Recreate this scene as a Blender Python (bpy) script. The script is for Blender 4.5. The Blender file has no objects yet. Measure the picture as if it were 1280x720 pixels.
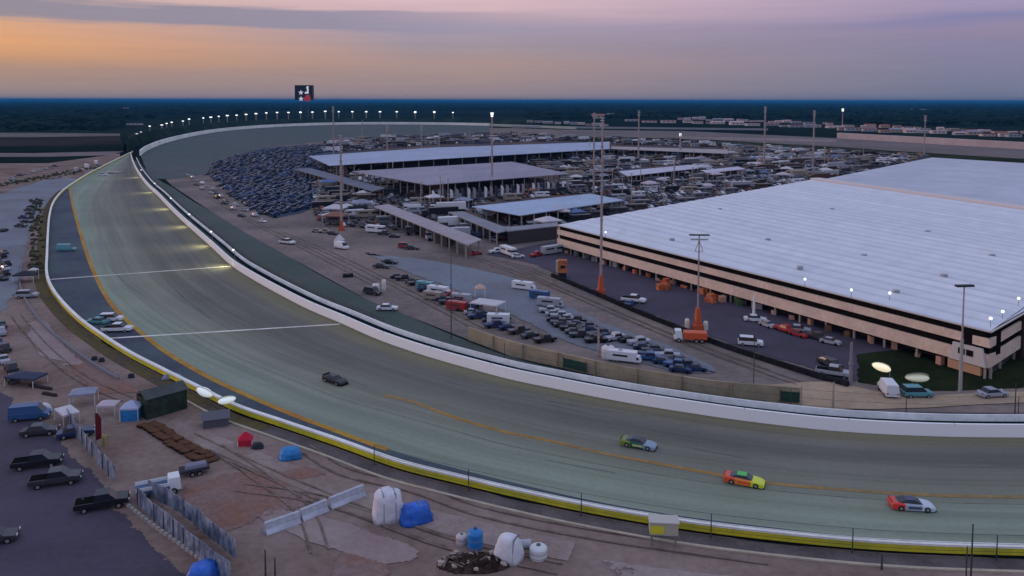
import bpy, bmesh, math, random
from mathutils import Vector, Matrix
R = random.Random(11)
scene = bpy.context.scene
COL = scene.collection
# ------------------------------------------------------------------ camera
H, F, PITCH, ROLL, HORIZ = 46.0, 1000.0, math.radians(3.8), math.radians(0.12), 125.6
V0 = HORIZ + F * math.tan(PITCH)
cam_d = bpy.data.cameras.new("camera"); cam = bpy.data.objects.new("camera", cam_d); COL.objects.link(cam)
cam_d.sensor_width = 36; cam_d.lens = F / 1280 * 36; cam_d.shift_y = -(360 - V0) / 1280
cam_d.clip_start = 1; cam_d.clip_end = 90000
CR = Matrix.Rotation(math.pi / 2 - PITCH, 3, 'X') @ Matrix.Rotation(ROLL, 3, 'Z')
cam.matrix_world = Matrix.Translation((0, 0, H)) @ CR.to_4x4()
scene.camera = cam
RT, UP, FW = CR @ Vector((1, 0, 0)), CR @ Vector((0, 1, 0)), CR @ Vector((0, 0, -1))
def G(u, v, z=0.0):
    """ground point (at height z) that the survey photo shows at u, v"""
    d = FW + RT * ((u - 640) / F) + UP * ((V0 - v) / F)
    t = (z - H) / d.z
    return Vector((d.x * t, d.y * t, z))
def ZAT(P, v):
    d = Vector((P.x, P.y, -H)); k = (V0 - v) / F
    w0, q0 = d.dot(FW), d.dot(UP)
    return (k * w0 - q0) / (UP.z - k * FW.z)
# ------------------------------------------------------------------ world
SUN_AZ, SUN_EL = math.radians(-72), math.radians(3.0)     # azimuth from +Y, negative = left
scene.view_settings.view_transform = 'Standard'; scene.view_settings.look = 'None'
scene.view_settings.exposure = 0.17; scene.view_settings.gamma = 1
world = bpy.data.worlds.new("World"); scene.world = world; world.use_nodes = True
nt = world.node_tree; nt.nodes.clear()
def N(t, **k):
    n = nt.nodes.new(t)
    for a, b in k.items(): setattr(n, a, b)
    return n
def L(a, b): nt.links.new(a, b)
def val(x, sock):
    if isinstance(x, (int, float)): sock.default_value = x
    else: L(x, sock)
def M(op, a, b=0.0, c=None, clamp=False):
    n = N('ShaderNodeMath', operation=op, use_clamp=clamp); val(a, n.inputs[0]); val(b, n.inputs[1])
    if c is not None: val(c, n.inputs[2])
    return n.outputs[0]
def s2l(c): return tuple(((x / 255) / 12.92 if x / 255 < .04045 else ((x / 255 + .055) / 1.055) ** 2.4) for x in c)
def rampn(fac, stops):
    n = N('ShaderNodeValToRGB'); L(fac, n.inputs[0]); e = n.color_ramp.elements
    while len(e) > 1: e.remove(e[-1])
    for i, (p, c) in enumerate(stops):
        q = e[0] if i == 0 else e.new(p)
        q.position = p; q.color = (*s2l(c), 1)
    return n.outputs[0]
def mixc(f, a, b):
    n = N('ShaderNodeMix', data_type='RGBA'); val(f, n.inputs[0]); L(a, n.inputs[6]); L(b, n.inputs[7]); return n.outputs[2]
tc = N('ShaderNodeTexCoord'); sep = N('ShaderNodeSeparateXYZ'); L(tc.outputs['Generated'], sep.inputs[0])
X, Y, Z = sep.outputs
rad = M('SQRT', M('ADD', M('MULTIPLY', X, X), M('MULTIPLY', Y, Y)))
el = M('DIVIDE', Z, M('MAXIMUM', rad, .001))                 # tan of elevation
az = M('ARCTAN2', X, Y)
def cloud_noise(sa, se, off, detail=4, rough=.55):
    c = N('ShaderNodeCombineXYZ'); L(M('MULTIPLY', az, sa), c.inputs[0]); L(M('MULTIPLY', el, se), c.inputs[1]); c.inputs[2].default_value = off
    n = N('ShaderNodeTexNoise'); L(c.outputs[0], n.inputs['Vector']); n.inputs['Scale'].default_value = 1
    n.inputs['Detail'].default_value = detail; n.inputs['Roughness'].default_value = rough
    return M('SUBTRACT', n.outputs['Fac'], .5)
n1 = cloud_noise(3, 55, 0); n2 = cloud_noise(7, 170, 5, 5, .6); n3 = cloud_noise(1.6, 20, 9, 3)
elw = M('ADD', el, M('MULTIPLY', n1, .013))                  # wavy elevation for soft layers
# elevation ramps (ramp position = tan elevation * 4): warm side, middle, cool side
e4 = M('MULTIPLY', elw, 4, clamp=True)
hi = [(.62, (176, 168, 196)), (1.0, (176, 184, 218))]
warm = rampn(e4, [(0, (138, 130, 138)), (.06, (145, 129, 128)), (.13, (160, 130, 120)), (.19, (196, 143, 106)), (.25, (218, 153, 104)), (.33, (210, 155, 120)), (.40, (190, 152, 145)), (.47, (206, 172, 160))] + hi)
mid = rampn(e4, [(0, (142, 130, 138)), (.10, (150, 132, 136)), (.18, (160, 136, 136)), (.28, (150, 138, 152)), (.36, (158, 146, 168)), (.41, (192, 163, 174)), (.50, (206, 176, 184))] + hi)
cool = rampn(e4, [(0, (112, 118, 142)), (.10, (116, 120, 146)), (.24, (126, 122, 154)), (.34, (142, 128, 158)), (.42, (152, 140, 172)), (.50, (166, 146, 176))] + hi)
t1 = M('MULTIPLY_ADD', az, 2.0, 1.25, clamp=True)            # -0.62 .. -0.12
t2 = M('MULTIPLY_ADD', az, 1.9, 0.05, clamp=True)
base = mixc(t2, mixc(t1, warm, mid), cool)
# grey cloud bank on the warm side with a ragged edge and a long blue grey streak on the cool side
def band(lo, hi_, soft, wob=.5, nn=n1):
    x = M('ADD', M('ADD', el, M('MULTIPLY', nn, wob * .06)), M('MULTIPLY', n2, .012))
    a = M('DIVIDE', M('SUBTRACT', x, lo), soft, clamp=True); b = M('DIVIDE', M('SUBTRACT', hi_, x), soft, clamp=True)
    return M('MULTIPLY', a, b)
grey = rampn(t1, [(0, (128, 124, 142)), (1, (140, 134, 158))])
slope = M('MULTIPLY', az, -.004)
lowedge = M('ADD', slope, .078)
b1 = band(lowedge, M('ADD', lowedge, .033), .007, .5)
fade = M('MULTIPLY', az, -3.0); fade = M('ADD', fade, .35, clamp=True)
b1 = M('MULTIPLY', M('MULTIPLY', b1, fade), .93)
base = mixc(b1, base, grey)
blue = rampn(t2, [(0, (138, 132, 160)), (1, (112, 118, 166))])
b2 = M('MULTIPLY', M('MULTIPLY', band(.080, .100, .009, .6, n3), M('MULTIPLY_ADD', az, 4.0, -1.1, clamp=True)), .7)
base = mixc(b2, base, blue)
# fine streaks
bright = N('ShaderNodeHueSaturation'); L(base, bright.inputs['Color']); L(M('ADD', 1.0, M('MULTIPLY', n2, .16)), bright.inputs['Value'])
sky = N('ShaderNodeTexSky', sky_type='NISHITA'); sky.sun_disc = False
sky.sun_elevation = SUN_EL; sky.sun_rotation = SUN_AZ; sky.altitude = 50
bg1 = N('ShaderNodeBackground'); L(bright.outputs[0], bg1.inputs[0]); bg1.inputs[1].default_value = .96
bg2 = N('ShaderNodeBackground'); L(sky.outputs[0], bg2.inputs[0]); bg2.inputs[1].default_value = .012
ad = N('ShaderNodeAddShader'); L(bg1.outputs[0], ad.inputs[0]); L(bg2.outputs[0], ad.inputs[1])
wo = N('ShaderNodeOutputWorld'); L(ad.outputs[0], wo.inputs[0])
sd = bpy.data.lights.new("sun", 'SUN'); sd.energy = .9; sd.angle = math.radians(12); sd.color = (1, .62, .42)
so = bpy.data.objects.new("sun", sd); COL.objects.link(so)
sv = Vector((math.sin(SUN_AZ) * math.cos(SUN_EL), math.cos(SUN_AZ) * math.cos(SUN_EL), math.sin(SUN_EL)))
so.rotation_euler = sv.to_track_quat('Z', 'Y').to_euler()
# ------------------------------------------------------------------ materials
EIR = (.495, .505, .62)                                       # rough skylight on flat ground
def alb(c, k=1.0): return tuple(min(.85, max(.004, a / e * k)) for a, e in zip(s2l(c), EIR))
def mat(name, col, rough=.8, metal=0.0, var=0.0, scale=1.0, col2=None, stretch=None, emit=0.0, scale2=None, bump=0.0):
    m = bpy.data.materials.new(name); m.use_nodes = True; t = m.node_tree; p = t.nodes['Principled BSDF']
    p.inputs['Base Color'].default_value = (*col, 1); p.inputs['Roughness'].default_value = rough; p.inputs['Metallic'].default_value = metal
    p.inputs['Specular IOR Level'].default_value = 0.0 if rough >= .88 else .12 if rough >= .7 else .4
    if emit: p.inputs['Emission Color'].default_value = (*col, 1); p.inputs['Emission Strength'].default_value = emit
    if var or col2:
        c = t.nodes.new('ShaderNodeTexCoord'); mp = t.nodes.new('ShaderNodeMapping'); t.links.new(c.outputs['Object'], mp.inputs[0])
        if stretch: mp.inputs['Scale'].default_value = stretch[:3]; mp.inputs['Rotation'].default_value = (0, 0, stretch[3] if len(stretch) > 3 else 0)
        def noise(s, d=6, r=.6):
            n = t.nodes.new('ShaderNodeTexNoise'); t.links.new(mp.outputs[0], n.inputs['Vector']); n.inputs['Scale'].default_value = s
            n.inputs['Detail'].default_value = d; n.inputs['Roughness'].default_value = r; return n.outputs['Fac']
        a = noise(scale)
        mx = t.nodes.new('ShaderNodeMix'); mx.data_type = 'RGBA'
        rp = t.nodes.new('ShaderNodeMapRange'); rp.inputs[1].default_value = .38; rp.inputs[2].default_value = .62; t.links.new(a, rp.inputs[0])
        t.links.new(rp.outputs[0], mx.inputs[0])
        c2 = col2 if col2 else tuple(x * (1 - var) for x in col); c1 = col if col2 else tuple(min(1, x * (1 + var)) for x in col)
        mx.inputs[6].default_value = (*c1, 1); mx.inputs[7].default_value = (*c2, 1)
        out = mx.outputs[2]
        b = noise(scale2 or scale * 7, 4, .7)
        r2 = t.nodes.new('ShaderNodeMapRange'); r2.inputs[1].default_value = .3; r2.inputs[2].default_value = .7
        v = max(var, .15); r2.inputs[3].default_value = 1 - v * .8; r2.inputs[4].default_value = 1 + v * .8; t.links.new(b, r2.inputs[0])
        m2 = t.nodes.new('ShaderNodeMix'); m2.data_type = 'RGBA'; m2.blend_type = 'MULTIPLY'; m2.inputs[0].default_value = 1
        t.links.new(out, m2.inputs[6]); t.links.new(r2.outputs[0], m2.inputs[7]); out = m2.outputs[2]
        t.links.new(out, p.inputs['Base Color'])
        if bump:
            bn = t.nodes.new('ShaderNodeBump'); bn.inputs['Strength'].default_value = bump; t.links.new(b, bn.inputs['Height']); t.links.new(bn.outputs[0], p.inputs['Normal'])
    return m
MT = {}
def mm(name, *a, **k):
    if name not in MT: MT[name] = mat(name, *a, **k)
    return MT[name]
# ------------------------------------------------------------------ mesh helpers
class MB:
    def __init__(s): s.v = []; s.f = []; s.mi = []; s.cur = 0
    def add(s, vs, fs):
        o = len(s.v); s.v += [tuple(x) for x in vs]
        for f in fs: s.f.append(tuple(o + i for i in f)); s.mi.append(s.cur)
    def m(s, i): s.cur = i; return s
    def box(s, c, d, rz=0.0, taper=(1, 1), shift=0.0):
        x, y, z = d[0] / 2, d[1] / 2, d[2]; ca, sa = math.cos(rz), math.sin(rz); vs = []
        for k, (tx, ty, zz) in enumerate(((1, 1, 0), (taper[0], taper[1], z))):
            for sx, sy in ((-1, -1), (1, -1), (1, 1), (-1, 1)):
                px, py = sx * x * tx + (shift if k else 0), sy * y * ty
                vs.append((c[0] + px * ca - py * sa, c[1] + px * sa + py * ca, c[2] + zz))
        s.add(vs, [(3, 2, 1, 0), (4, 5, 6, 7), (0, 1, 5, 4), (1, 2, 6, 5), (2, 3, 7, 6), (3, 0, 4, 7)]); return s
    def tube(s, a, b, r, r2=None, n=8, cap=True):
        a, b = Vector(a), Vector(b); r2 = r if r2 is None else r2
        d = (b - a).normalized(); u = d.orthogonal().normalized(); w = d.cross(u); vs = []
        for p, q in ((a, r), (b, r2)):
            for i in range(n):
                t = 2 * math.pi * i / n; vs.append(p + u * (q * math.cos(t)) + w * (q * math.sin(t)))
        fs = [(i, (i + 1) % n, n + (i + 1) % n, n + i) for i in range(n)]
        if cap: fs += [tuple(range(n))[::-1], tuple(range(n, 2 * n))]
        s.add(vs, fs); return s
    def prism(s, poly, y0, y1, axis='y'):
        """profile in x-z extruded along y"""
        n = len(poly); vs = [(x, y0, z) for x, z in poly] + [(x, y1, z) for x, z in poly]
        s.add(vs, [tuple(range(n)), tuple(range(n, 2 * n))[::-1]] + [(i, n + i, n + (i + 1) % n, (i + 1) % n) for i in range(n)]); return s
    def slab(s, poly, z0, z1):
        n = len(poly); vs = [(p[0], p[1], z0) for p in poly] + [(p[0], p[1], z1) for p in poly]
        s.add(vs, [tuple(range(n))[::-1], tuple(range(n, 2 * n))] + [(i, (i + 1) % n, n + (i + 1) % n, n + i) for i in range(n)]); return s
    def dome(s, c, rx, ry, rz, n=14, k=6, jit=0.0, full=False):
        vs = []; lo = -math.pi / 2 if full else 0
        for j in range(k + 1):
            t = lo + (math.pi / 2 - lo) * j / k
            for i in range(n):
                a = 2 * math.pi * i / n; q = 1 + R.uniform(-jit, jit)
                vs.append((c[0] + rx * q * math.cos(t) * math.cos(a), c[1] + ry * q * math.cos(t) * math.sin(a), c[2] + rz * q * math.sin(t)))
        s.add(vs, [(j * n + i, j * n + (i + 1) % n, (j + 1) * n + (i + 1) % n, (j + 1) * n + i) for j in range(k) for i in range(n)]); return s
    def build(s, name, mats, parent=None, bevel=0, smooth=False):
        me = bpy.data.meshes.new(name); me.from_pydata(s.v, [], s.f); me.update()
        mats = mats if isinstance(mats, (list, tuple)) else [mats]
        for x in mats: me.materials.append(x)
        for p, i in zip(me.polygons, s.mi): p.material_index = i; p.use_smooth = smooth
        bm = bmesh.new(); bm.from_mesh(me); bmesh.ops.recalc_face_normals(bm, faces=bm.faces)
        if bevel: bmesh.ops.bevel(bm, geom=bm.edges[:], offset=bevel, segments=2, affect='EDGES', profile=.6)
        bm.to_mesh(me); bm.free()
        o = bpy.data.objects.new(name, me); COL.objects.link(o)
        if parent: o.parent = parent
        return o
def tag(o, label=None, cat=None, group=None, kind=None):
    if label: o['label'] = label
    if cat: o['category'] = cat
    if group: o['group'] = group
    if kind: o['kind'] = kind
    return o
def thing(name, label, cat, loc=(0, 0, 0), rz=0.0, group=None):
    o = bpy.data.objects.new(name, None); COL.objects.link(o); o.empty_display_size = .5
    o.location = loc; o.rotation_euler.z = rz; return tag(o, label, cat, group)
def dup(o, loc, rz=0.0, label=None, group=None, scale=None):
    def cp(a, par):
        c = a.copy(); COL.objects.link(c)
        if par: c.parent = par
        for ch in list(a.children): cp(ch, c)
        return c
    c = cp(o, None); c.location = loc; c.rotation_euler.z = rz
    if label: c['label'] = label
    if group: c['group'] = group
    if scale: c.scale = (scale,) * 3
    return c
def catmull(P, n=8):
    P = [Vector(p) for p in P]; out = []
    for i in range(len(P) - 1):
        a = P[i - 1] if i else P[0] * 2 - P[1]; b, c = P[i], P[i + 1]; d = P[i + 2] if i + 2 < len(P) else P[-1] * 2 - P[-2]
        ta, tb, td = 0, max(1e-3, (b - a).length ** .5), 0
        tcc = tb + max(1e-3, (c - b).length ** .5); td = tcc + max(1e-3, (d - c).length ** .5)
        for k in range(n):
            t = tb + (tcc - tb) * k / n
            A1 = a * ((tb - t) / tb) + b * (t / tb); A2 = b * ((tcc - t) / (tcc - tb)) + c * ((t - tb) / (tcc - tb)); A3 = c * ((td - t) / (td - tcc)) + d * ((t - tcc) / (td - tcc))
            B1 = A1 * ((tcc - t) / tcc) + A2 * (t / tcc); B2 = A2 * ((td - t) / (td - tb)) + A3 * ((t - tb) / (td - tb))
            out.append(B1 * ((tcc - t) / (tcc - tb)) + B2 * ((t - tb) / (tcc - tb)))
    out.append(P[-1]); return out
def GL(px, n=8, z=0.0): return catmull([G(u, v) for u, v in px], n)
def normals(C):
    out = []
    for i in range(len(C)):
        d = (C[min(i + 1, len(C) - 1)] - C[max(i - 1, 0)]); d.z = 0; d.normalize(); out.append(Vector((-d.y, d.x, 0)))
    return out
def sweep(mb, C, prof, closed=True):
    """profile points (offset to the left of travel, z) swept along C"""
    Nn = normals(C); k = len(prof); vs = []
    for p, n in zip(C, Nn):
        for o, z in prof: q = p + n * o; vs.append((q.x, q.y, z))
    fs = []
    for i in range(len(C) - 1):
        for j in range(k if closed else k - 1):
            a, b = i * k + j, i * k + (j + 1) % k; fs.append((a, b, b + k, a + k))
    if closed: fs += [tuple(range(k)), tuple(range((len(C) - 1) * k, len(C) * k))]
    mb.add(vs, fs); return mb
def offset(C, d): return [p + n * d for p, n in zip(C, normals(C))]
def cum(C):
    s = [0.0]
    for a, b in zip(C, C[1:]): s.append(s[-1] + (b - a).length)
    return s
def along(C, step, start=0.0, end=None):
    """(point, heading) every step metres"""
    s = cum(C); out = []; x = start; end = end or s[-1]; i = 0
    while x < min(end, s[-1]):
        while s[i + 1] < x: i += 1
        t = (x - s[i]) / max(1e-6, s[i + 1] - s[i]); p = C[i].lerp(C[i + 1], t); d = C[i + 1] - C[i]
        out.append((p, math.atan2(d.y, d.x))); x += step
    return out
def between(name, A, B, z, m, kind='structure', cross=6):
    """surface between two curves (equal parameter)"""
    def res(C, n):
        s = cum(C); o = []; i = 0
        for k in range(n):
            x = s[-1] * k / (n - 1)
            while i < len(s) - 2 and s[i + 1] < x: i += 1
            o.append(C[i].lerp(C[i + 1], (x - s[i]) / max(1e-6, s[i + 1] - s[i])))
        return o
    if len(A) != len(B): n = max(len(A), len(B)) * 2; A, B = res(A, n), res(B, n)
    mb = MB(); vs = []; k = cross + 1
    for a, b in zip(A, B):
        for j in range(k): q = a.lerp(b, j / cross); vs.append((q.x, q.y, z))
    mb.add(vs, [(i * k + j, i * k + j + 1, (i + 1) * k + j + 1, (i + 1) * k + j) for i in range(len(A) - 1) for j in range(cross)])
    o = mb.build(name, m)
    # uv: u along in metres, v across 0..1
    me = o.data; uv = me.uv_layers.new(name='UVMap'); sA = cum([a.lerp(b, .5) for a, b in zip(A, B)])
    for l in me.loops:
        i, j = divmod(l.vertex_index, k); uv.data[l.index].uv = (sA[i], j / cross)
    return tag(o, kind=kind)
FEATH = {}
def feather_mat(m):
    """same material, thinning out over a ragged border (vertex attribute 'edge')"""
    if m.name in FEATH: return FEATH[m.name]
    c = m.copy(); c.name = m.name + '_ragged'; t = c.node_tree; p = t.nodes['Principled BSDF']
    a = t.nodes.new('ShaderNodeAttribute'); a.attribute_name = 'edge'
    tcx = t.nodes.new('ShaderNodeTexCoord'); n = t.nodes.new('ShaderNodeTexNoise'); t.links.new(tcx.outputs['Object'], n.inputs['Vector']); n.inputs['Scale'].default_value = .13; n.inputs['Detail'].default_value = 8; n.inputs['Roughness'].default_value = .75
    x = t.nodes.new('ShaderNodeMath'); x.operation = 'MULTIPLY_ADD'; t.links.new(n.outputs['Fac'], x.inputs[0]); x.inputs[1].default_value = 3.2; x.inputs[2].default_value = -2.1
    y = t.nodes.new('ShaderNodeMath'); y.operation = 'MULTIPLY_ADD'; t.links.new(a.outputs['Fac'], y.inputs[0]); y.inputs[1].default_value = 1.9; t.links.new(x.outputs[0], y.inputs[2])
    y2 = t.nodes.new('ShaderNodeMath'); y2.operation = 'MULTIPLY_ADD'; t.links.new(y.outputs[0], y2.inputs[0]); y2.inputs[1].default_value = 14; y2.inputs[2].default_value = -6.5; y2.use_clamp = True
    t.links.new(y2.outputs[0], p.inputs['Alpha']); FEATH[m.name] = c; return c
def sheet(name, px, z, m, smooth=0, kind='structure', feather=0.0, shrink=0.0):
    P = [G(u, v) for u, v in px]
    if smooth: P = catmull(P + [P[0]], smooth)[:-1]
    area = sum(a.x * b.y - b.x * a.y for a, b in zip(P, P[1:] + P[:1]))
    if area < 0: P.reverse()
    bm = bmesh.new(); cen = sum(P, Vector()) / len(P)
    if feather:
        Q = []
        for i, p in enumerate(P):
            d = P[(i + 1) % len(P)] - P[i - 1]; d.normalize(); Q.append(p + Vector((-d.y, d.x, 0)) * feather if not shrink else p.lerp(cen, shrink))
        vo = [bm.verts.new((p.x, p.y, z)) for p in P]; vi = [bm.verts.new((p.x, p.y, z)) for p in Q]; n = len(P)
        for i in range(n): bm.faces.new((vo[i], vo[(i + 1) % n], vi[(i + 1) % n], vi[i]))
        f = bm.faces.new(vi); m = feather_mat(m)
    else:
        vs = [bm.verts.new((p.x, p.y, z)) for p in P]; f = bm.faces.new(vs)
    bmesh.ops.triangulate(bm, faces=[f]); bm.normal_update()
    for f in bm.faces:
        if f.normal.z < 0: f.normal_flip()
    me = bpy.data.meshes.new(name); bm.to_mesh(me); bm.free(); me.materials.append(m)
    if feather:
        at = me.attributes.new('edge', 'FLOAT', 'POINT'); k = len(P)
        for i in range(len(me.vertices)): at.data[i].value = 0.0 if i < k else 1.0
    o = bpy.data.objects.new(name, me); COL.objects.link(o); return tag(o, kind=kind)
def paint(name, C, w, z, m): mb = MB(); sweep(mb, C, [(-w / 2, z), (w / 2, z)], False); return tag(mb.build(name, m), kind='structure')
# ------------------------------------------------------------------ ground sheets
ground_m = mat('ground_field', (.010, .017, .014), .95, var=.4, scale=.0022, col2=(.02, .03, .022), scale2=.02)
g = MB(); g.add([(-40000, -2000, -.02), (40000, -2000, -.02), (40000, 60000, -.02), (-40000, 60000, -.02)], [(0, 1, 2, 3)])
tag(g.build('ground', ground_m), kind='structure')
dirt = mat('dirt_yard', alb((104, 92, 95)), .95, var=.22, scale=.05, col2=alb((86, 72, 72)), scale2=.9, bump=.5)
red_dirt = mat('red_dirt', alb((96, 73, 70)), .95, var=.25, scale=.15, col2=alb((96, 82, 86)), scale2=1.4)
pale_dirt = mat('pale_dirt', alb((112, 102, 108)), .95, var=.15, scale=.1, col2=alb((106, 92, 98)), scale2=1.2)
asph_d = mat('asphalt_dark', alb((58, 54, 72)), .85, var=.12, scale=.05, scale2=1.2, col2=alb((50, 47, 60)))
asph_b = mat('asphalt_blue', alb((88, 94, 110)), .8, var=.1, scale=.04, scale2=.8, col2=alb((80, 82, 96)))
infield_m = mat('infield_dirt', alb((100, 91, 94)), .95, var=.22, scale=.03, col2=alb((80, 74, 78)), scale2=.5)
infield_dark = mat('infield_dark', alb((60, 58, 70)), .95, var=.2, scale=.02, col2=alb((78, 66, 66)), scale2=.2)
lot_blue = mat('lot_surface', alb((26, 40, 62)), .7, var=.3, scale=.05, col2=alb((22, 36, 60)), scale2=.3)
olive = mat('verge_grass', (.12, .10, .045), .95, var=.35, scale=.15, col2=(.10, .08, .06), scale2=1.0)
grass_d = mat('dark_grass', (.02, .027, .012), .95, var=.3, scale=.08, scale2=1.2)
gravel = mat('gravel_verge', alb((70, 66, 72)), .95, var=.2, scale=.2, scale2=2)
tan_m = mat('tan_path', alb((122, 108, 100)), .95, var=.12, scale=.15, scale2=1.0)
# outside yard
sheet('yard_ground', [(-400, 205), (60, 204), (150, 192), (150, 200), (60, 270), (60, 350), (130, 430), (300, 520), (640, 625), (960, 680), (1280, 700), (1600, 705), (1600, 1400), (-1400, 1400)], .0, dirt)
sheet('parking_area', [(-400, 470), (0, 478), (30, 500), (75, 528), (110, 570), (150, 610), (190, 660), (300, 745), (300, 1200), (-1300, 1200)], 0.030, asph_d, feather=3)
sheet('side_road', [(-60, 260), (70, 222), (105, 224), (60, 262), (46, 300), (40, 340), (15, 400), (-40, 440)], 0.038, asph_b, 4, feather=5)
sheet('dirt_patch', [(75, 440), (100, 440), (130, 455), (170, 480), (190, 498), (160, 500), (120, 500), (100, 480), (80, 465)], 0.046, red_dirt, 4, feather=6, shrink=.55)
sheet('dirt_patch', [(200, 600), (330, 575), (440, 600), (420, 625), (330, 655), (230, 700), (200, 660)], 0.054, red_dirt, 4, feather=6, shrink=.55)
sheet('dirt_patch', [(420, 680), (470, 690), (500, 720), (440, 740), (400, 720)], 0.062, red_dirt, 4, feather=6, shrink=.55)
between('yard_track', GL([(225, 528), (300, 556), (400, 594), (520, 632), (640, 662), (720, 678)], 6), GL([(214, 542), (290, 575), (390, 616), (510, 655), (630, 686), (710, 702)], 6), .062, mat('track_dirt', alb((112, 102, 106)), .95, var=.2, scale=.12, col2=alb((98, 86, 88)), scale2=1.2))
tt = mat('tyre_rut', alb((87, 76, 76)), .95, var=.3, scale=.4)
for k, px in enumerate([[(235, 545), (330, 590), (450, 640), (560, 680), (700, 712)], [(300, 610), (400, 625), (520, 665), (600, 690)], [(20, 395), (60, 440), (110, 478), (160, 500)], [(380, 560), (430, 590), (520, 612), (600, 640), (760, 672), (960, 700)], [(270, 560), (330, 600), (380, 640), (400, 690)], 
        [(350, 290), (420, 320), (520, 370), (600, 412)], [(600, 325), (700, 362), (800, 405), (900, 445), (1000, 480)], [(640, 335), (740, 378), (840, 420), (960, 465)], [(560, 318), (640, 330), (700, 352)], [(260, 245), (320, 280), (400, 320), (480, 362)]]):
    C_ = GL(px, 6)
    for sgn in (-.9, .9): paint('tyre_rut', offset(C_, sgn), .26, .128 + k * .001 + (sgn > 0) * .0005, tt)
sheet('dirt_patch', [(290, 640), (330, 630), (470, 660), (560, 700), (520, 715), (400, 690)], .066, pale_dirt, 4, feather=3, shrink=.5)
sheet('dirt_patch', [(700, 690), (900, 715), (1100, 730), (1000, 760), (760, 740)], .07, pale_dirt, 4, feather=3, shrink=.6)
sheet('dirt_patch', [(60, 395), (85, 430), (120, 470), (60, 460), (30, 430), (30, 390)], .074, pale_dirt, 4, feather=3, shrink=.6)
sheet('dirt_patch', [(330, 590), (380, 583), (420, 592), (400, 600), (350, 602)], .078, red_dirt, 4, feather=3, shrink=.6)
# infield
sheet('infield_ground', [(178, 196), (215, 232), (300, 288), (460, 375), (640, 446), (800, 482), (960, 505), (1120, 515), (1280, 517), (1700, 517), (1700, 190), (1060, 174), (640, 160), (400, 157), (240, 172)], .0, infield_m)
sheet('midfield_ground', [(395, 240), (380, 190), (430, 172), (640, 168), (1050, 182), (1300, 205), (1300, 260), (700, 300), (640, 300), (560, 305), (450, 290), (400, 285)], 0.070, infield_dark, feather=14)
sheet('packed_lot', [(256, 216), (266, 203), (290, 194), (340, 184), (430, 178), (420, 200), (400, 230), (396, 262), (340, 274), (315, 262), (290, 246)], 0.078, lot_blue, 5, feather=5)
sheet('infield_road', [(450, 316), (520, 322), (600, 336), (660, 352), (720, 384), (780, 410), (860, 438), (905, 468), (860, 470), (790, 455), (700, 428), (640, 398), (560, 362), (500, 340)], .102, asph_b, 4, feather=2.5)
sheet('paddock_road', [(600, 318), (700, 300), (900, 360), (1240, 462), (1060, 480), (1030, 470), (900, 430), (760, 375), (660, 330)], 0.094, asph_d, feather=3)
sheet('infield_grass', [(1064, 442), (1150, 432), (1400, 440), (1400, 482), (1280, 488), (1180, 492), (1120, 490), (1066, 478)], 0.102, grass_d, feather=2)
sheet('dirt_path', [(960, 482), (1040, 478), (1120, 494), (1280, 490), (1500, 492), (1500, 505), (1280, 504), (1100, 512), (960, 506)], 0.110, tan_m, 3)
# ------------------------------------------------------------------ track
PAIRS = [((166, 190.5), (163, 193)), ((157, 195), (164, 198)), ((148, 199.5), (166, 204)), ((130, 208.5), (170, 213)), ((110, 219), (177, 224)), ((92, 230.5), (186, 235)), ((78, 241), (196, 244)), ((67, 255), (210, 259)),
         ((62, 272), (226, 275)), ((60, 295), (246, 293)), ((59, 320), (266, 311)), ((59, 349), (290, 333)), ((67, 368), (318, 351)), ((82, 387), (350, 369)), ((103, 407), (385, 387)), ((128, 425), (427, 405)),
         ((162, 447), (475, 426)), ((200, 467), (530, 445)), ((245, 490), (585, 461)), ((295, 515), (640, 475.5)), ((355, 536), (695, 487)), ((425, 560), (750, 498)), ((500, 587), (805, 508)), ((570, 605), (855, 516)),
         ((650, 624), (908, 524)), ((740, 643), (962, 531)), ((850, 662), (1030, 538.5)), ((960, 676), (1100, 543.5)), ((1100, 689), (1190, 547)), ((1280, 696), (1320, 548)), ((1480, 700), (1480, 547)), ((1800, 695), (1750, 540))]
OUT = GL([a for a, b in PAIRS], 6); INN = GL([b for a, b in PAIRS], 6)
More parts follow.
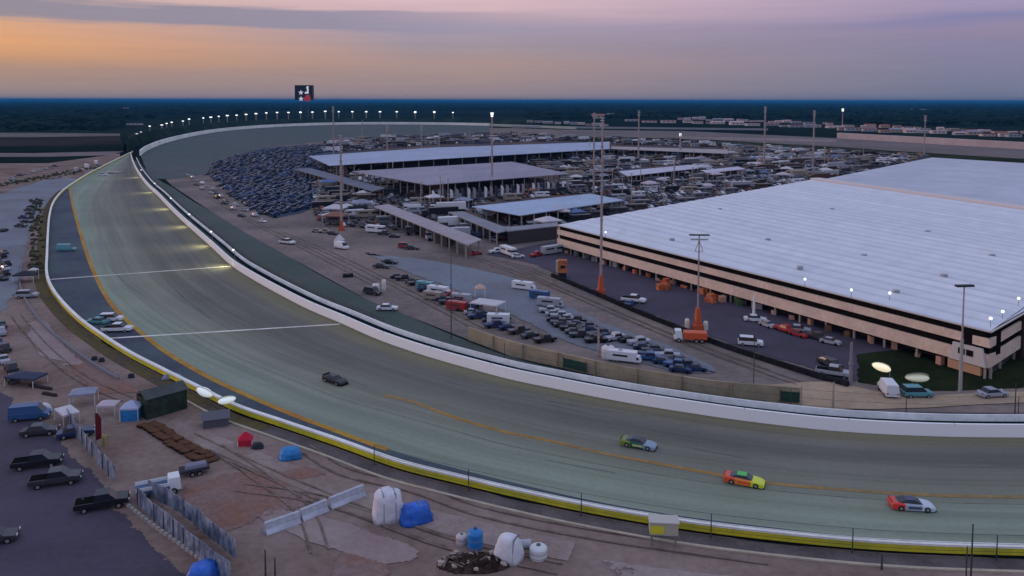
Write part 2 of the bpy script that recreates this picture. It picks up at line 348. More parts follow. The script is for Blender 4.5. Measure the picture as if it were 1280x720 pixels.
def track_material():
    m = mat('track_surface', alb((92, 104, 98)), .85); t = m.node_tree; p = t.nodes['Principled BSDF']
    u = t.nodes.new('ShaderNodeUVMap'); mp = t.nodes.new('ShaderNodeMapping'); mp.inputs['Scale'].default_value = (.006, 9, 1); t.links.new(u.outputs[0], mp.inputs[0])
    def nz(sc, d=5):
        n = t.nodes.new('ShaderNodeTexNoise'); n.inputs['Scale'].default_value = sc; n.inputs['Detail'].default_value = d; return n
    a = nz(1.0); t.links.new(mp.outputs[0], a.inputs['Vector'])
    tcc = t.nodes.new('ShaderNodeTexCoord'); b = nz(.03, 4); t.links.new(tcc.outputs['Object'], b.inputs['Vector']); c = nz(1.5, 3); t.links.new(tcc.outputs['Object'], c.inputs['Vector'])
    sx = t.nodes.new('ShaderNodeSeparateXYZ'); t.links.new(u.outputs[0], sx.inputs[0])
    rp = t.nodes.new('ShaderNodeValToRGB'); t.links.new(sx.outputs[1], rp.inputs[0]); e = rp.color_ramp.elements
    cols = [(0, (95, 104, 101)), (.25, (97, 106, 101)), (.45, (90, 93, 90)), (.62, (79, 80, 79)), (.85, (75, 75, 76)), (.96, (92, 90, 78)), (1, (86, 83, 72))]
    e[0].position = 0; e[0].color = (*alb(cols[0][1]), 1); e[1].position = 1; e[1].color = (*alb(cols[-1][1]), 1)
    for q, cc in cols[1:-1]: k = e.new(q); k.color = (*alb(cc), 1)
    def mul(colr, src, lo, hi_, a0=.3, a1=.7):
        r = t.nodes.new('ShaderNodeMapRange'); r.inputs[1].default_value = a0; r.inputs[2].default_value = a1; r.inputs[3].default_value = lo; r.inputs[4].default_value = hi_; t.links.new(src, r.inputs[0])
        x = t.nodes.new('ShaderNodeMix'); x.data_type = 'RGBA'; x.blend_type = 'MULTIPLY'; x.inputs[0].default_value = 1; t.links.new(colr, x.inputs[6]); t.links.new(r.outputs[0], x.inputs[7]); return x.outputs[2]
    mp2 = t.nodes.new('ShaderNodeMapping'); mp2.inputs['Scale'].default_value = (.012, 38, 1); t.links.new(u.outputs[0], mp2.inputs[0]); g2 = nz(1.0, 6); t.links.new(mp2.outputs[0], g2.inputs['Vector'])
    mp3 = t.nodes.new('ShaderNodeMapping'); mp3.inputs['Scale'].default_value = (.05, 3, 1); t.links.new(u.outputs[0], mp3.inputs[0]); g3 = nz(1.0, 4); t.links.new(mp3.outputs[0], g3.inputs['Vector'])
    o = mul(rp.outputs[0], a.outputs['Fac'], .80, 1.18); o = mul(o, g2.outputs['Fac'], .90, 1.10); o = mul(o, g3.outputs['Fac'], .94, 1.06); o = mul(o, b.outputs['Fac'], .92, 1.08); o = mul(o, c.outputs['Fac'], .95, 1.05)
    t.links.new(o, p.inputs['Base Color']); return m
TRK = track_material()
between('track', OUT, INN, .12, TRK, cross=8)
YL = GL([(87, 236), (90, 252), (95, 272), (100, 290), (108, 316), (118, 342), (128, 363), (141, 383), (157, 400), (178, 418), (206, 440), (240, 461), (276, 480), (320, 500), (370, 521), (410, 536), (450, 551), (485, 563), (560, 584), (640, 604), (740, 627), (850, 646), (960, 660), (1060, 671), (1170, 678), (1280, 682), (1480, 686), (1800, 684)], 6)
apron_m = mat('apron_asphalt', alb((47, 50, 68)), .8, var=.14, scale=.05, col2=alb((56, 66, 76)), scale2=.8)
def near_param(C, P): return min(range(len(C)), key=lambda i: (C[i] - P).length)
i0 = near_param(OUT, G(83, 237)); between('apron', OUT[i0:], YL, .13, apron_m, cross=4)
yellow = mat('line_yellow', (.42, .27, .035), .7, var=.25, scale=.06, col2=(.40, .17, .03), scale2=.5)
iy = near_param(YL, G(490, 565)); paint('painted_line', YL[:iy], .95, .145, yellow)
OL = GL([(480, 495), (515, 503), (557, 519), (605, 534), (640, 543), (690, 553), (760, 569), (802, 577), (895, 594), (960, 605), (1035, 612), (1120, 618), (1185, 621), (1280, 622.5), (1480, 622), (1800, 616)], 6)
orange = mat('line_orange', (.34, .19, .05), .75, var=.3, scale=.05, col2=(.24, .18, .09), scale2=.5)
paint('painted_line', OL, .8, .145, orange)
white_p = mat('line_white', (.66, .64, .56), .8, var=.2, scale=.2)
for a, b in (((62, 350), (288, 333.5)), ((133, 424), (425, 406))): paint('painted_line', [G(*a).lerp(G(*b), k / 8) for k in range(9)], .75, .15, white_p)
seam = mat('paving_seam', alb((74, 80, 77)), .8, var=.2, scale=.3)
nP = len(OUT)
for f_, a_, b_ in ((.36, .30, .98), (.70, .20, .98), (.53, .10, .60)):
    paint('paving_seam', [OUT[i].lerp(INN[i], f_) for i in range(int(nP * a_), int(nP * b_))], .16, .132, seam)
rub = mat('rubber_mark', alb((72, 76, 74)), .8, var=.3, scale=.2)
for k in range(11):
    i0_ = R.randint(60, nP - 40); f0 = R.uniform(.3, .9); f1 = f0 + R.uniform(-.1, .1); n_ = R.randint(8, 20)
    paint('rubber_mark', [OUT[min(nP - 1, i0_ + q)].lerp(INN[min(nP - 1, i0_ + q)], f0 + (f1 - f0) * q / n_) for q in range(n_)], R.uniform(.12, .3), .134 + k * .0006, rub)
# strip inside the wall and the far loop
STRIP = GL([(176, 205), (186, 216), (200, 226), (215, 234), (240, 251), (270, 268), (300, 287), (350, 315), (400, 344), (460, 375), (500, 391), (570, 421), (640, 447), (700, 462), (760, 476), (820, 487), (880, 496), (960, 505), (1120, 516), (1280, 518), (1480, 518), (1800, 512)], 6)
strip_m = mat('runoff_surface', alb((58, 64, 67)), .8, var=.15, scale=.03, col2=alb((48, 59, 59)), scale2=.6)
IN2 = offset(INN, 3.4)
between('runoff_strip', INN[6:], STRIP, .06, strip_m)
FARW = GL([(176, 194.5), (183, 189), (192, 184.5), (205, 179.5), (225, 174), (250, 168.5), (280, 164), (320, 160.3), (360, 158), (400, 156.5), (450, 155.6), (500, 155.6), (550, 156), (612, 157.2)], 6)
FARI = GL([(180, 206), (200, 224), (232, 222), (256, 216), (266, 203), (290, 194), (340, 184), (400, 177), (450, 173), (520, 170), (612, 168.5)], 6)
far_track = mat('far_track_surface', alb((72, 74, 82)), .9, var=.1, scale=.01, scale2=.1, col2=alb((66, 74, 78)))
between('far_track', FARW, FARI, .09, far_track)
# ------------------------------------------------------------------ walls
wall_white = mat('wall_white', (.85, .86, .86), .7)
wall_yellow = mat('wall_yellow', (.70, .60, .02), .6, var=.18, scale=.12, col2=(.50, .50, .03), scale2=1.0)
w = thing('outer_wall', 'low yellow track wall with white cap curving along the dirt yard', 'wall')
def orient(C): return C
SGN = 1.0                                                     # left of travel = inside for OUT (travel from far to near turns right)
sweep(MB(), OUT, [(0, 0)], False)
ow = MB(); sweep(ow, OUT, [(-.26, .26), (.26, .26), (.26, .98), (-.26, .98)]); ow.build('wall_face', wall_yellow, w)
ow = MB(); sweep(ow, OUT, [(-.2, 0), (.2, 0), (.2, .28), (-.2, .28)]); ow.build('wall_shadow_strip', mat('shadow_strip_black', (.01, .01, .01), .9), w)  # black strip paints in the shadow along the foot of the wall
ow = MB(); sweep(ow, OUT, [(-.31, .98), (.31, .98), (.31, 1.2), (-.31, 1.2)]); ow.build('wall_cap', mat('cap_white', (.80, .80, .74), .7, var=.08, scale=.2), w)
w = thing('inner_wall', 'tall white track wall sweeping from the far crossing to the right edge', 'wall')
iw = MB(); sweep(iw, INN, [(0, 0), (.5, 0), (.5, 1.85), (.12, 1.85)]); iw.build('wall_face', wall_white, w)
for p, a in sorted(along(INN, 14), key=lambda q: q[0].length)[:90]: MB().box((p.x - math.sin(a) * .2, p.y + math.cos(a) * .2, 1.84), (.08, .46, .03), a).build('joint_cap', bpy.data.materials.get('joint_grey') or mat('joint_grey', (.2, .2, .2), .7), w)
w = thing('guard_rail', 'pale second rail running just behind the white track wall', 'rail')
C2 = offset(INN[8:], 3.2); C3 = offset(INN[8:], 3.62)
iw = MB(); sweep(iw, C2, [(0, 1.05), (.25, 1.05), (.25, 2.0), (0, 2.0)]); iw.build('rail_beam', mat('rail_white', (.74, .78, .78), .7, var=.1, scale=.15), w)
iw = MB(); sweep(iw, C2, [(.08, 0), (.16, 0), (.16, 1.05), (.08, 1.05)]); iw.build('rail_gap_panel', mat('gap_panel_dark', (.02, .035, .035), .9), w)  # dark panel added so that the gap below the rail reads dark
PO = sorted(along(C3, 5.5), key=lambda q: q[0].length); pdk = mat('post_dark', (.06, .07, .07), .7); rest_ = MB()
for k, (p, a) in enumerate(PO):
    if k < 99: MB().box((p.x, p.y, 0), (.2, .2, 1.93), a).build('rail_post', pdk, w)
    else: rest_.box((p.x, p.y, 0), (.2, .2, 1.93), a)
tag(rest_.build('far_rail_posts', pdk, w), kind='stuff')
w = thing('far_wall', 'pale white wall round the far end of the speedway', 'wall')
fw = MB(); sweep(fw, FARW, [(0, 0), (1, 0), (1, 4.6), (0, 4.6)]); fw.build('wall_face', mat('far_wall_white', (.84, .85, .78), .7, var=.08, scale=.02), w)
# kerb strip of concrete outside the outer wall and gravel/olive verges
for a, b, z, m_, nm in ((i0, 120, .05, olive, 'verge_grass'), (near_param(OUT, G(250, 492)), len(OUT), .05, gravel, 'gravel_verge')):
    seg = OUT[a:b] if b > a else OUT[a:]
    o1 = offset(OUT, -.5)[a:b]; o2 = offset(OUT, -2.8 if nm == 'verge_grass' else -2.6)[a:b]
    between(nm, o1, o2, z + (.02 if nm == 'verge_grass' else 0), m_)
    if nm == 'gravel_verge':
        mb = MB(); sweep(mb, offset(OUT, -2.8)[a:b], [(-.18, 0), (.18, 0), (.18, .16), (-.18, .16)]); tag(mb.build('kerb', mat('kerb_concrete', alb((128, 122, 118)), .9, var=.1, scale=.5)), kind='structure')
ia, ib = near_param(OUT, G(62, 272)), near_param(OUT, G(200, 467))
mb = MB(); sweep(mb, offset(OUT, -6.0)[ib - 40:ib], [(-.15, 0), (.15, 0), (.15, .5), (-.15, .5)]); tag(mb.build('low_barrier', mat('barrier_grey', alb((84, 88, 104)), .8)), 'low grey barrier beside the dirt road left of the track', 'barrier')
# catch fences: posts and cables (open), thin mesh
fence_dark = mat('fence_steel', (.05, .055, .06), .6, metal=.3)
def mesh_mat(name, col, alpha, sc=3.0):
    m = mat(name, col, .7); t = m.node_tree; p = t.nodes['Principled BSDF']; p.inputs['Alpha'].default_value = alpha; return m
def catch_fence(name, C, h, step, label, a=.16, r=.07, rails=(.35, .65, 1.0), z0=0.0, lean=0.0):
    w = thing(name, label, 'fence'); mb = MB(); A = along(C, step)
    for p, ang in A[:99]:
        q = MB(); q.tube((p.x, p.y, z0), (p.x, p.y, h), r, r * .7, 6); q.build('fence_post', fence_dark, w)
    for k in rails: sweep(mb, C, [(-.014, h * k - .014), (.014, h * k - .014), (.014, h * k + .014), (-.014, h * k + .014)])
    mb.build('fence_cables', fence_dark, w)
    if a: m2 = MB(); sweep(m2, C, [(0, z0 + .1), (0, h)], False); m2.build('fence_mesh', mesh_mat(name + '_mesh', (.06, .07, .075), a), w)
i1 = near_param(OUT, G(470, 577)); catch_fence('catch_fence', offset(OUT, -.9)[i1:], 2.7, 14, 'thin dark catch fence along the lower right part of the yellow wall', .06)
i2 = near_param(INN, G(600, 465)); catch_fence('catch_fence', offset(INN, 6.0)[i2:], 3.6, 16, 'thin dark catch fence behind the white wall on the right side', .03)
i3 = near_param(INN, G(470, 424)); catch_fence('catch_fence', offset(INN, 4.2)[10:i3], 2.6, 8, 'low dark green fence behind the curved left part of the white wall', .45)
# tan screen wall
SW = GL([(585, 425), (640, 444), (700, 459), (760, 473), (820, 484), (880, 494), (960, 502), (1000, 505)], 6)
w = thing('screen_wall', 'long tan concrete screen wall with buttresses behind the white track wall', 'wall')
mb = MB(); sweep(mb, SW, [(0, 0), (.4, 0), (.4, 2.5), (0, 2.5)]); mb.build('wall_face', mat('tan_concrete', alb((122, 112, 104)), .9, var=.15, scale=.3, scale2=2, col2=alb((108, 102, 94))), w)
for p, a in along(SW, 7.5)[1:]: mb = MB(); mb.box((p.x + math.sin(a) * .1, p.y - math.cos(a) * .1, 0), (.3, .4, 2.6), a); mb.build('buttress', mat('buttress', alb((112, 102, 92)), .9) if 'buttress' not in bpy.data.materials else bpy.data.materials['buttress'], w)
def facing(C, u, v):
    i = near_param(C, G(u, v)); d = C[min(i + 1, len(C) - 1)] - C[max(i - 1, 0)]; return C[i], math.atan2(d.y, d.x)
grn = mat('gate_green', (.02, .06, .045), .7)
for u, v, lab in ((722, 464, 'dark green gate panel near the left end of the tan screen wall'), (988, 504, 'small green gate panel at the right end of the tan screen wall')):
    p, a = facing(SW, u, v); t = thing('gate', lab, 'gate', (p.x + math.sin(a) * .35, p.y - math.cos(a) * .35, 0), a)
    MB().box((0, 0, .4), (4.4 if u < 900 else 2.6, .12, 1.5)).build('gate_panel', grn, t)
    for sx in (-1, 1): MB().box((sx * (2.25 if u < 900 else 1.4), 0, 0), (.12, .16, 2.1)).build('gate_post', fence_dark, t)
# ------------------------------------------------------------------ embankment with lamps round the far loop
EMB_O = GL([(148, 181), (152, 172), (158, 165), (172, 158), (200, 150.5), (240, 145.5), (300, 142), (380, 140.5), (480, 140), (612, 141), (660, 143)], 6)
EMB_I = GL([(160, 193.3), (166, 187), (176, 180), (200, 173), (240, 166), (300, 159.8), (380, 156), (480, 154.5), (612, 155.5), (660, 157)], 6)
mb = MB(); vs = []; nn = min(len(EMB_O), len(EMB_I))
CREST = [EMB_I[i] + (EMB_O[i] - EMB_I[i]).normalized() * min(40, (EMB_O[i] - EMB_I[i]).length * .4) for i in range(nn)]
for i in range(nn):
    a, b = EMB_I[i], EMB_O[i]; c = CREST[i]; hh = 5.0 + min(5.0, a.y * .005)
    for p, z in ((a, -.5), (c.lerp(a, .35), hh * .8), (c, hh), (c + (b - a).normalized() * 8, hh), (c + (b - a).normalized() * 30, -.5)): vs.append((p.x, p.y, z + (R.uniform(-.4, .4) if z > 0 else 0)))
mb.add(vs, [(i * 5 + j, i * 5 + j + 1, i * 5 + j + 6, i * 5 + j + 5) for i in range(nn - 1) for j in range(4)])
tag(mb.build('embankment', mat('embankment_grass', (.022, .036, .028), .95, var=.35, scale=.03, scale2=.3)), kind='structure')
lamp_w = mat('lamp_glow', (.95, 1, .95), .5, emit=1.3); steel = mat('steel_grey', (.22, .21, .2), .5, metal=.3)
t = thing('track_lamp', 'white floodlight on a short post along the far bank', 'street light', group='floodlights along the far bank')
MB().tube((0, 0, 0), (0, 0, 1), .05, .045, 6).build('post', mat('lamp_post_pale', (.30, .30, .27), .7), t)
MB().box((0, 0, .93), (.22, .12, .10), .5, (.8, .9)).build('lamp_head', lamp_w, t)
proto_lamp = t; first = True
nlamp = 0
_U = ['first', 'second', 'third', 'fourth', 'fifth', 'sixth', 'seventh', 'eighth', 'ninth', 'tenth', 'eleventh', 'twelfth', 'thirteenth', 'fourteenth', 'fifteenth', 'sixteenth', 'seventeenth', 'eighteenth', 'nineteenth']
ORD = _U + ['twentieth'] + ['twenty ' + x for x in _U[:9]] + ['thirtieth'] + ['thirty ' + x for x in _U[:9]]
LAMPS = [(170, 170.5), (176, 166), (186, 158.5), (200, 157), (208, 155), (217, 153.5), (226, 152), (239, 149.5), (251, 148), (262, 147), (273, 146), (284, 145), (295, 144.5), (305, 143.5), (316, 142.5), (327, 141.5), (337, 141.5), (347, 141), (360, 141), (372, 141), (383, 140.5), (394, 140.5), (410, 139.5), (414, 139.5), (425, 140), (436, 140), (444, 140), (455, 140), (467, 140), (477, 140), (486, 140), (498, 140), (508, 140), (515, 140), (523, 141), (531, 140), (540, 140), (547, 141), (556, 141)]
for u, v in LAMPS:
    # a lamp stands on the crest where the survey ray crosses it
    best = min(range(nn), key=lambda i: abs((CREST[i].x / CREST[i].y) - (G(u, 150).x / G(u, 150).y)))
    c = CREST[best]; z0 = 6.0; z1 = ZAT(c, v) + 1
    L_ = max(4.0, z1 - z0); loc = (c.x, c.y, z0)
    o = t if first else dup(proto_lamp, loc); first = False
    o.location = loc
    sc = c.y / 1000 * 12 * R.uniform(.8, 1.25); o.scale = (sc, sc, L_); o.rotation_euler.z = R.uniform(-.5, .5); nlamp += 1
    o['label'] = ORD[nlamp - 1] + ' white floodlight from the left along the far bank'
catch_fence('catch_fence', CREST[4:], 11.5, 34, 'tall dark catch fence with close posts along the crest of the far bank', .35, .35, (.55, .8, 1.0), z0=5.0)
# small wall lamps throwing pools on the left part of the track
for k, (u, v) in enumerate([(176, 222), (193, 241), (214, 262), (236, 284), (262, 308), (289, 332)]):
    p, a = facing(INN, u, v); n = Vector((-math.sin(a), math.cos(a), 0))
    q = p + n * .8
    t = thing('wall_lamp', ORD[k] + ' small floodlight from the top of the curving white wall, above its pool of light', 'lamp', (q.x, q.y, 0), a, 'floodlights on the inner wall')
    MB().tube((0, 0, 0), (0, 0, 4.6), .08, .06, 6).build('post', steel, t)
    MB().box((0, -.35, 4.45), (.7, .5, .3), 0, (.8, .9)).build('lamp_head', lamp_w, t)
    ld = bpy.data.lights.new('wall_light', 'SPOT'); ld.energy = 2300; ld.spot_size = math.radians(130); ld.spot_blend = 1; ld.color = (1, .93, .6); ld.shadow_soft_size = .3
    lo = bpy.data.objects.new('wall_light', ld); COL.objects.link(lo); lo.parent = t; lo.location = (0, -.8, 4.3)
    lo.rotation_euler = Vector((0, 1.7, 1)).to_track_quat('Z', 'Y').to_euler()
# ------------------------------------------------------------------ part 2: buildings
roof_w = mat('roof_membrane', (.62, .66, .72), .75, var=.05, scale=.03, scale2=.4)
roof_p = mat('roof_pale', (.50, .50, .58), .8, var=.08, scale=.05)
cream = mat('cream_panel', (.66, .52, .42), .8, var=.08, scale=.2, scale2=1.5)
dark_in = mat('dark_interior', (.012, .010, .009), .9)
colm = mat('column_grey', (.33, .29, .25), .8)
floor_c = mat('floor_concrete', (.10, .095, .1), .9, var=.2, scale=.2)
class RoofMat: pass
def ribbed_roof_mat():
    m = mat('roof_ribbed', (.62, .66, .72), .6); t = m.node_tree; p = t.nodes['Principled BSDF']
    u = t.nodes.new('ShaderNodeUVMap'); sx = t.nodes.new('ShaderNodeSeparateXYZ'); t.links.new(u.outputs[0], sx.inputs[0])
    n = t.nodes.new('ShaderNodeTexNoise'); t.links.new(u.outputs[0], n.inputs['Vector']); n.inputs['Scale'].default_value = .25
    w = t.nodes.new('ShaderNodeTexNoise'); mp = t.nodes.new('ShaderNodeMapping'); mp.inputs['Scale'].default_value = (.004, .9, 1); t.links.new(u.outputs[0], mp.inputs[0]); t.links.new(mp.outputs[0], w.inputs['Vector']); w.inputs['Scale'].default_value = 1; w.inputs['Detail'].default_value = 4
    f = t.nodes.new('ShaderNodeMix'); f.data_type = 'RGBA'; r = t.nodes.new('ShaderNodeMapRange'); r.inputs[1].default_value = .35; r.inputs[2].default_value = .65; t.links.new(w.outputs['Fac'], r.inputs[0]); t.links.new(r.outputs[0], f.inputs[0])
    f.inputs[6].default_value = (.60, .64, .70, 1); f.inputs[7].default_value = (.70, .72, .76, 1); 
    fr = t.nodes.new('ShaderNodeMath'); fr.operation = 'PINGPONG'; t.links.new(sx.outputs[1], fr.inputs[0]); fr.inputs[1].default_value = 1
    r5 = t.nodes.new('ShaderNodeMapRange'); r5.inputs[1].default_value = .0; r5.inputs[2].default_value = .35; r5.inputs[3].default_value = .84; r5.inputs[4].default_value = 1.0; t.links.new(fr.outputs[0], r5.inputs[0])  # darker lap seams; shading of the ribs is put into the colour too
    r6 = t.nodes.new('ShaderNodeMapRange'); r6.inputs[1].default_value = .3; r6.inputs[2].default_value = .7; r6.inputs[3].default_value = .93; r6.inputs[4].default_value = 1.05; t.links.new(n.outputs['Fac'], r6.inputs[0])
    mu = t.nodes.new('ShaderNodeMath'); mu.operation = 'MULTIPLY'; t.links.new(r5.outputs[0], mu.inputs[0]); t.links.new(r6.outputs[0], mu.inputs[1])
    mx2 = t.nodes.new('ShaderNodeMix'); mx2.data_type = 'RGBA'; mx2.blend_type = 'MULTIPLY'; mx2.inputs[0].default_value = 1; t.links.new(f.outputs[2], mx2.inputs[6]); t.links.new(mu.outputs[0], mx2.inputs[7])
    t.links.new(mx2.outputs[2], p.inputs['Base Color']); return m
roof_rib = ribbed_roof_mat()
# big hall: near roof corners A (left), B (near right corner), C (far right), D (far left)
hz = 8.2
A, B, D = G(697, 281, hz), G(1238, 414, hz), G(1005, 226, hz)
dirAB = (B - A).normalized(); nAB = Vector((-dirAB.y, dirAB.x, 0));
if nAB.dot(Vector((0, 1, 0))) < 0: nAB = -nAB                     # pointing away from the yard
E1 = G(1330, 362, hz); dirBE = (E1 - B).normalized()
depth = (D - A).length; dirAD = (D - A).normalized()
# right flank runs parallel to measured edge; far edge is the ridge line D..Rg
Rg = G(1300, 264, hz + 1.0); Dz = G(1013, 225, hz + 1.0)
hall = thing('exhibition_hall', 'huge open sided hall with ribbed pale roof and two cream fascia bands', 'building', tuple(B.xy) + (0,), 0)
def loc_(v): return Vector((v.x - B.x, v.y - B.y, v.z))
def quad_roof(name, cs, nx, ny, amp, m, par, thick=.35):
    """bilinear roof patch with shallow saw ribs across ny"""
    a, b, c, d = cs; vs = []; mb = MB(); xs = [0, .012, .35, .7, .988, 1]; nx = 5
    for j in range(ny + 1):
        for i in range(nx + 1):
            p = a.lerp(b, xs[i]).lerp(d.lerp(c, xs[i]), j / ny); k = 0 if i in (0, nx) or j in (0, 1) else 1; vs.append((p.x, p.y, p.z + (amp if j % 2 else 0) * k))
    mb.add(vs, [(j * (nx + 1) + i, j * (nx + 1) + i + 1, (j + 1) * (nx + 1) + i + 1, (j + 1) * (nx + 1) + i) for j in range(ny) for i in range(nx)])
    o = mb.build(name, m, par); me = o.data; uv = me.uv_layers.new(name='UVMap'); W_, D_ = (b - a).length, (d - a).length
    for l in me.loops:
        j, i = divmod(l.vertex_index, nx + 1); uv.data[l.index].uv = (xs[i] * W_, j)
    return o
BR = B + dirBE * 260; RgB = G(1420, 283, hz + 1.0)
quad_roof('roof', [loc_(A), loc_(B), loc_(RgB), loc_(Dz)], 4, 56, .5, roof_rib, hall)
mb = MB()
rd = (RgB - Dz).normalized(); 
# right flank roof edge: near corner to where the flank runs out of frame
flank = loc_(B + dirBE * 90)
mb.slab([loc_(B), flank, loc_(RgB)], hz - .4, hz - .02); mb.build('roof_flank', roof_w, hall)
# ridge upstand catching the warm light, and second roof beyond
mb = MB(); a, b = loc_(Dz), loc_(RgB); n = Vector((-rd.y, rd.x, 0)); n = n if n.y > 0 else -n
mb.slab([a, b, b + n * 5, a + n * 5], hz - .5, hz + 2.0); mb.build('ridge_upstand', mat('ridge_cream', (.66, .58, .55), .8), hall)
F1, F2 = G(1165, 198.5, hz), G(1300, 207, hz)
hall2 = thing('warehouse', 'plain lilac grey flat roofed warehouse behind the ribbed hall', 'building', tuple(F1.xy) + (0,), 0)
q = lambda v: Vector((v.x - F1.x, v.y - F1.y, v.z))
c0, c1 = Dz + n * 5.5, RgB + n * 5.5
def zz_(v, z): return Vector((v.x, v.y, z))
MB().slab([q(c0), q(c1), q(G(1500, 224, hz)), q(F2), q(F1)], hz - .6, hz + .9).build('roof', mat('roof_lilac', (.50, .52, .58), .8, var=.04, scale=.01), hall2)
MB().slab([q(c0 + n), q(c1 + n), q(G(1500, 225, hz)), q(F2 - n * 3), q(F1 - n * 3)], 0, hz - .6).build('wall', cream, hall2)
# fascia bands, columns, dark interior on the long front and the right flank
def front(P0, P1, par, name_tag, step):
    d = (P1 - P0).normalized(); ln = (P1 - P0).length; nrm = Vector((d.y, -d.x, 0)); ang = math.atan2(d.y, d.x)
    mid = (P0 + P1) / 2
    def bx(name, off, z, dep, h, m, l=None):
        o = MB().box((mid.x - nrm.x * off, mid.y - nrm.y * off, z), (ln if l is None else l, dep, h), ang).build(name, m, par); return o
    bx('roof_edge', 0, 7.98, .5, .2, bpy.data.materials.get('edge_trim') or mat('edge_trim', (.6, .54, .5), .7))
    bx('fascia', .1, 5.35, .4, 1.5, cream); bx('fascia', .1, 1.95, .4, 2.2, cream)
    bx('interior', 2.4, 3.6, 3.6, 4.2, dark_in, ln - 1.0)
    k = int(ln / step)
    for i in range(k + 1):
        p = P0 + d * (ln * i / k) - nrm * .55
        MB().box((p.x, p.y, 0), (.35, .35, 2.1), ang).build('column', colm, par)
    return ang, nrm
lA, lB = loc_(A), loc_(B); lA.z = lB.z = 0
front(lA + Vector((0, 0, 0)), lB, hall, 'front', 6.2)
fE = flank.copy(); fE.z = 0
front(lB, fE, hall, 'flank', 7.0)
# left flank short wall and floor slab
fl = loc_(Dz); fl.z = 0
MB().slab([lA + (fl - lA).normalized() * .5, lA + (fl - lA).normalized() * .5 + dirAB * .5, fl + dirAB * .5, fl], 0, 7.6).build('end_wall', cream, hall)
inner = [lA - nAB * -4 + dirAB * 2, lB + nAB * 4 + dirAB * -1.5, loc_(RgB) * 1, fl + dirAB * 3]
for v in inner: v.z = 0
MB().slab(inner, .02, .16).build('floor', floor_c, hall)
# a back wall inside so that the hall reads as dark depth
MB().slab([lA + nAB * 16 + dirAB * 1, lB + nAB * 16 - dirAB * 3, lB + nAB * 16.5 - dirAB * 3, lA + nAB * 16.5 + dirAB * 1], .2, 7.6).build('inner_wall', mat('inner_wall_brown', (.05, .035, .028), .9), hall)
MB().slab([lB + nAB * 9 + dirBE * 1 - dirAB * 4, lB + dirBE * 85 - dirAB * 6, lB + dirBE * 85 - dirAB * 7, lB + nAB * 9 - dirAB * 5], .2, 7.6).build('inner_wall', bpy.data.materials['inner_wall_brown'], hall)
# corner box with two dark vents
cb = lB - dirAB * 3.4
ang = math.atan2(dirAB.y, dirAB.x); nf = Vector((dirAB.y, -dirAB.x, 0))
o = MB().box((cb.x + nf.x * .35, cb.y + nf.y * .35, 2.0), (6.2, .5, 3.0), ang, (.8, 1)).build('corner_panel', mat('panel_pale', (.55, .52, .5), .8), hall)
for s in (-.9, .5):
    pv = cb + dirAB * s + nf * .66; MB().box((pv.x, pv.y, 3.3), (1.1, .12, 1.0), ang).build('vent', dark_in, o)
pv = cb + dirAB * -.6; MB().box((pv.x, pv.y, .3), (5.6, .6, 1.5), ang).build('base_panel', mat('base_orange', (.50, .30, .18), .8), hall)
# roof lamps on the hall edge
for u, v, lab in ((1006, 354, 'small white lamp on the hall roof edge, third from its right end along the front'), (1064, 368, 'small white lamp on the hall roof edge, just right of the third one'), (1112, 372, 'faint small lamp on the ribbed roof near the tall grey pole'), (1238, 405, 'small white lamp at the near right corner of the hall roof'), (1253, 396, 'small white lamp second from the hall corner on its right flank'), (1273, 379, 'small white lamp on the hall roof at the right edge of the picture'), (757, 293, 'small white lamp near the left end of the hall roof edge')):
    p = G(u, v + 4, hz); t = thing('roof_lamp', lab, 'lamp', (p.x, p.y, hz))
    MB().tube((0, 0, -.1), (0, 0, 1.5), .05, .04, 6).build('post', steel, t); MB().dome((0, 0, 1.5), .27, .27, .27, 10, 6, full=True).build('bulb', lamp_w, t, smooth=True)
for u, v, lab in ((808, 298, 'white pipe frame on the hall roof above the left third of its front'), (778, 292, 'small bent white vent pipe on the hall roof near its left end')):
    p = G(u, v, hz); t = thing('roof_pipe', lab, 'pipe', (p.x, p.y, hz + .1)); L2 = 1.6 if u > 800 else .7
    m_ = mm('pipe_white', (.7, .7, .7), .5)
    b_ = MB(); b_.tube((-L2, 0, 0), (-L2, 0, .8), .1); b_.tube((L2, .3, 0), (L2, .3, .9), .1); b_.build('uprights', m_, t); MB().tube((-L2 - .1, 0, .8), (L2 + .1, .3, .9), .11).build('crossbar', m_, t)
# roof vents
for k, (u, v) in enumerate([(840, 300), (960, 300), (1080, 320), (1180, 345), (900, 262), (1040, 262), (1160, 290), (1240, 320), (1000, 335), (1120, 365)]):
    p = G(u, v, hz + .5); t = thing('roof_vent', 'small grey vent box on the ribbed hall roof', 'vent', (p.x, p.y, hz - .1), R.uniform(-.2, .2), 'vent boxes on the ribbed hall roof')
    MB().box((0, 0, 0), (1.1, .9, 1.0)).build('housing', mm('vent_grey', (.36, .37, .40), .7), t, bevel=.04); MB().box((0, 0, 1.0), (1.3, 1.1, .12)).build('cap', mm('vent_cap', (.5, .5, .52), .7), t)
